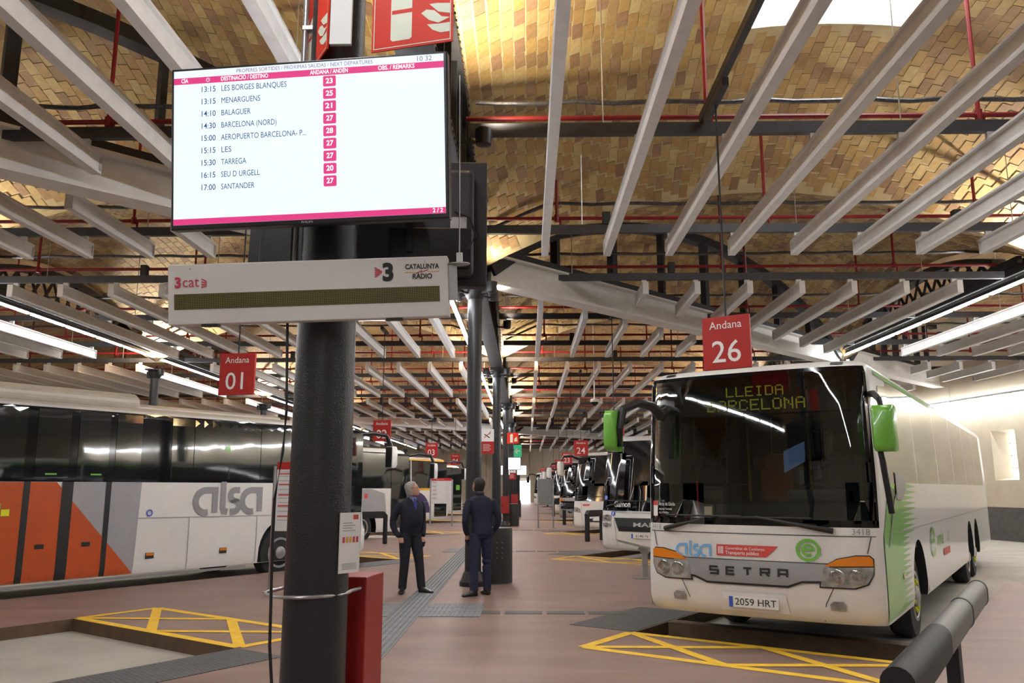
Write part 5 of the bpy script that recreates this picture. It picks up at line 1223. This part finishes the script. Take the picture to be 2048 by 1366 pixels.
def finish_body(mb, t, regions, mats, voxel=.011):
    me = mb.mesh('body', mats[0]); o = bpy.data.objects.new('body', me); COL.objects.link(o)
    rm = o.modifiers.new('r', 'REMESH'); rm.mode = 'VOXEL'; rm.voxel_size = voxel; rm.use_smooth_shade = True
    sm = o.modifiers.new('s', 'SMOOTH'); sm.factor = .5; sm.iterations = 3
    me2 = bpy.data.meshes.new_from_object(o.evaluated_get(bpy.context.evaluated_depsgraph_get())); o.modifiers.clear(); o.data = me2
    me2.materials.clear()
    for m_ in mats: me2.materials.append(M(m_))
    for p in me2.polygons: p.material_index = regions(p.center); p.use_smooth = True
    o.parent = t; return o
def shoe(mb, x, y, yaw, ln=.27):
    mt = Matrix.Translation((x, y, 0)) @ Matrix.Rotation(yaw, 4, 'Z'); m = MB()
    V = []; F = []; n = 12; R_ = [(-.075, .030, .05), (-.06, .040, .085), (.0, .042, .095), (.06, .045, .075), (.12, .050, .055), (.165, .043, .042), (.19, .022, .028)]
    for (yy, hw, h) in R_:
        for j in range(n): a = math.pi * 2 * j / n; V.append((hw * math.cos(a), yy, max(0, h * .5 + h * .55 * math.sin(a))))
    for i in range(len(R_) - 1):
        for j in range(n): a = i * n + j; b = i * n + (j + 1) % n; F.append((a, b, b + n, a + n))
    F += [tuple(range(n - 1, -1, -1)), tuple(range((len(R_) - 1) * n, len(R_) * n))]; m.add(V, F); xf(m, mt); mb.add(m.v, m.f)
def hand_in_pocket(mb, wx, wy, wz, sgn):
    # palm slides down into the pocket, thumb hooked outside in front
    limb(mb, [(wx, wy, wz), (wx, wy + .02, wz - .05), (wx - sgn * .005, wy + .035, wz - .10)], [.030, .040, .036])
    for k in range(4): limb(mb, [(wx, wy + .005 + k * .019, wz - .085), (wx - sgn * .005, wy + .012 + k * .019, wz - .12 - .004 * (k % 2)), (wx - sgn * .015, wy + .01 + k * .017, wz - .15 - .01 * (1 - abs(k - 1.5) / 2))], [.011, .010, .008], 8)
    limb(mb, [(wx, wy + .035, wz - .03), (wx + sgn * .004, wy + .07, wz - .055), (wx + sgn * .004, wy + .085, wz - .09)], [.013, .012, .009], 8)

def man1():
    # faces +x, slightly to the camera; chin up; right hand in trouser pocket
    t = thing('person', 'grey-haired man with glasses in dark sweater and blue shirt, hands in pockets, looking up', 'person', (-1.88, 13.45, 0), -R(142))
    mb = MB()
    loft(mb, [(0, -.02, .88, .145, .12), (0, -.02, .95, .178, .142), (0, -.005, 1.02, .187, .155), (0, .015, 1.10, .185, .165), (0, .02, 1.18, .187, .162), (0, .01, 1.28, .198, .146), (0, -.005, 1.37, .202, .125), (0, -.02, 1.43, .165, .095), (0, -.025, 1.475, .09, .07), (0, -.02, 1.50, .058, .06)], 24)
    limb(mb, [(0, -.025, 1.45), (0, -.012, 1.52), (0, .0, 1.58)], [.066, .060, .056])
    h, mt = head_rings(0, .018, 1.615, R(14), R(50)); xf(h, mt); mb.add(h.v, h.f)
    # legs
    limb(mb, [(.085, -.02, .92), (.10, .0, .70), (.105, .005, .48), (.11, -.02, .25), (.115, -.035, .07)], [.105, .095, .075, .070, .066])
    limb(mb, [(-.085, -.02, .92), (-.11, .02, .70), (-.13, .06, .48), (-.15, .075, .25), (-.165, .09, .07)], [.105, .095, .075, .070, .066])
    shoe(mb, .115, -.03, R(-38)); shoe(mb, -.17, .13, R(28))
    # arms
    for s_ in (1, -1):
        limb(mb, [(s_ * .17, -.02, 1.40), (s_ * .225, -.05, 1.30), (s_ * .275, -.10, 1.12), (s_ * .26, -.05, .97), (s_ * .215, .02, .88)], [.062, .066, .058, .048, .038])
        hand_in_pocket(mb, s_ * .205, .03, .865, s_)
    def reg(c):
        if c.z < .085: return 3
        hz = mt.inverted() @ c
        if c.z > 1.50 or hz.z > -.10 and c.z > 1.47 and abs(c.x) < .1: return 0
        if abs(c.x) > .165 and .785 < c.z < .865 and c.y > -.01: return 0
        if c.z > .925 or abs(c.x) > .20 and c.z > .86: return 1
        return 2
    finish_body(mb, t, reg, ['skin', 'navy_knit', 'navy_trousers', 'shoe'], .0085)
    face(t, mt, 'hair_grey', True, short=True)
    m = MB()
    for s_ in (-1, 1): m.add([(s_ * .008, .070, 1.465), (s_ * .060, .03, 1.530), (s_ * .056, -.05, 1.545), (s_ * .070, -.05, 1.515), (s_ * .070, .032, 1.495), (s_ * .032, .082, 1.445)], [(0, 1, 4, 5), (1, 2, 3, 4)])
    md = m.build('shirt_collar', 'shirt_blue', t); sol = md.modifiers.new('s', 'SOLIDIFY'); sol.thickness = .008
    m = MB(); m.prism([(-.012, 1.475), (.012, 1.475), (.030, 1.36), (0, 1.30), (-.030, 1.36)], lambda x, z: (x, .085 + (1.475 - z) * .28, z), lambda x, z: (x, .100 + (1.475 - z) * .28, z)); m.build('tie', 'tie_blue', t)
    m = MB(); m.prism([(-.045, 1.50), (.045, 1.50), (0, 1.34)], lambda x, z: (x, .060 + (1.50 - z) * .32, z), lambda x, z: (x, .085 + (1.50 - z) * .28, z)); m.build('shirt_front', 'shirt_blue', t)
def face(t, mt, hair, glasses, short):
    m = MB(); V = []; F = []; n = 22; k = 9
    # hair cap following the skull
    rings = [(0, -.030, -.085, .058, .060), (0, -.022, -.045, .074, .083), (0, -.016, 0, .081, .092), (0, -.012, .035, .083, .098), (0, -.010, .072, .079, .104), (0, -.011, .102, .064, .086), (0, -.012, .122, .040, .052), (0, -.012, .131, .014, .018)]
    loft(m, rings, n)
    keep = []
    for f_ in m.f:
        c = sum((Vector(m.v[i]) for i in f_), Vector()) / len(f_)
        if c.y > .052 + .3 * max(0, c.z - .06) and c.z < .098: continue
        if c.z < .03 and c.y > .012: continue
        keep.append(f_)
    m.f = keep; m.m = [0] * len(keep); xf(m, mt); o = m.build('hair', hair, t, smooth=60); sd = o.modifiers.new('s', 'SOLIDIFY'); sd.thickness = .012; sd.offset = 0
    for s_ in (-1, 1):
        e = MB().lathe([(.001, -.010), (.008, -.006), (.011, 0), (.008, .006), (.001, .010)], 10, mat=mt @ Matrix.Translation((s_ * .031, .092, .012))); e.build('eye', 'sign_white', t, smooth=True)
    if glasses:
        m = MB()
        for s_ in (-1, 1):
            m.tube([mt @ Vector((s_ * .034 + .024 * math.cos(R(a)), .108 - .01 * abs(math.cos(R(a))), .010 + .018 * math.sin(R(a)))) for a in range(0, 361, 30)], .0025, 6); m.tube([mt @ Vector(q) for q in ((s_ * .058, .098, .014), (s_ * .078, .05, .018), (s_ * .086, -.005, .018))], .0025, 6)
        m.tube([mt @ Vector((-.01, .112, .012)), mt @ Vector((.01, .112, .012))], .0025, 6); m.build('glasses', 'rubber', t, smooth=True)
man1()
def man2():
    # seen from behind, looking up to the left, weight on the right leg
    t = thing('person', 'dark-haired man in navy jacket and navy trousers seen from behind, looking up', 'person', (-.74, 13.25, 0), R(18))
    mb = MB()
    loft(mb, [(.02, -.01, .86, .135, .115), (.02, -.02, .93, .168, .135), (.02, -.015, 1.0, .168, .132), (.015, -.005, 1.10, .162, .122), (.01, 0, 1.2, .176, .125), (0, -.005, 1.31, .196, .122), (-.01, -.015, 1.41, .202, .108), (-.02, -.02, 1.48, .165, .09), (-.03, -.015, 1.525, .085, .068), (-.03, -.01, 1.55, .06, .06)], 24)
    limb(mb, [(-.03, -.015, 1.50), (-.032, -.005, 1.57), (-.035, .005, 1.63)], [.070, .064, .056])
    h, mt = head_rings(-.04, .018, 1.675, R(20), R(22)); xf(h, mt); mb.add(h.v, h.f)
    limb(mb, [(.095, -.01, .92), (.10, .0, .70), (.10, .01, .48), (.10, -.02, .25), (.10, -.03, .07)], [.105, .092, .075, .068, .064])
    limb(mb, [(-.07, -.01, .92), (-.10, -.02, .70), (-.12, -.05, .48), (-.135, -.10, .25), (-.14, -.13, .07)], [.105, .092, .075, .068, .064])
    shoe(mb, .10, -.02, R(10)); shoe(mb, -.16, -.15, R(105))
    limb(mb, [(-.185, -.02, 1.45), (-.235, -.03, 1.33), (-.265, -.04, 1.15), (-.24, .03, 1.0), (-.20, .09, .92)], [.064, .064, .055, .047, .038])
    limb(mb, [(.165, -.02, 1.45), (.225, -.02, 1.34), (.29, -.01, 1.16), (.26, .05, 1.02), (.21, .10, .93)], [.064, .064, .055, .047, .038])
    for s_ in (-1, 1): hand_in_pocket(mb, s_ * .195, .095, .905, s_)
    def reg(c):
        if c.z < .085: return 3
        if c.z > 1.555: return 0
        if abs(c.x) > .165 and .84 < c.z < .90 and c.y > .05: return 0
        if c.z > .96 or abs(c.x) > .20 and c.z > .89: return 1
        return 2
    finish_body(mb, t, reg, ['skin', 'navy_jacket', 'navy_blue', 'shoe'], .0085)
    face(t, mt, 'hair_dark', False, True)
    m = MB(); loft(m, [(-.03, -.012, 1.53, .078, .078), (-.032, -.008, 1.585, .072, .072)], 20); m.f = m.f[:-2]; m.m = m.m[:-2]; o = m.build('jacket_collar', 'navy_jacket', t, smooth=60); sd = o.modifiers.new('s', 'SOLIDIFY'); sd.thickness = .012
    m = MB(); loft(m, [(.02, -.018, .93, .176, .142), (.02, -.018, .985, .176, .140)], 24); m.f = m.f[:-2]; m.m = m.m[:-2]; o = m.build('jacket_hem', 'navy_jacket', t, smooth=60)
mk('navy_jacket', (.012, .014, .036), .8, var=.2, scale=18, bump=.3, bscale=30)
man2()
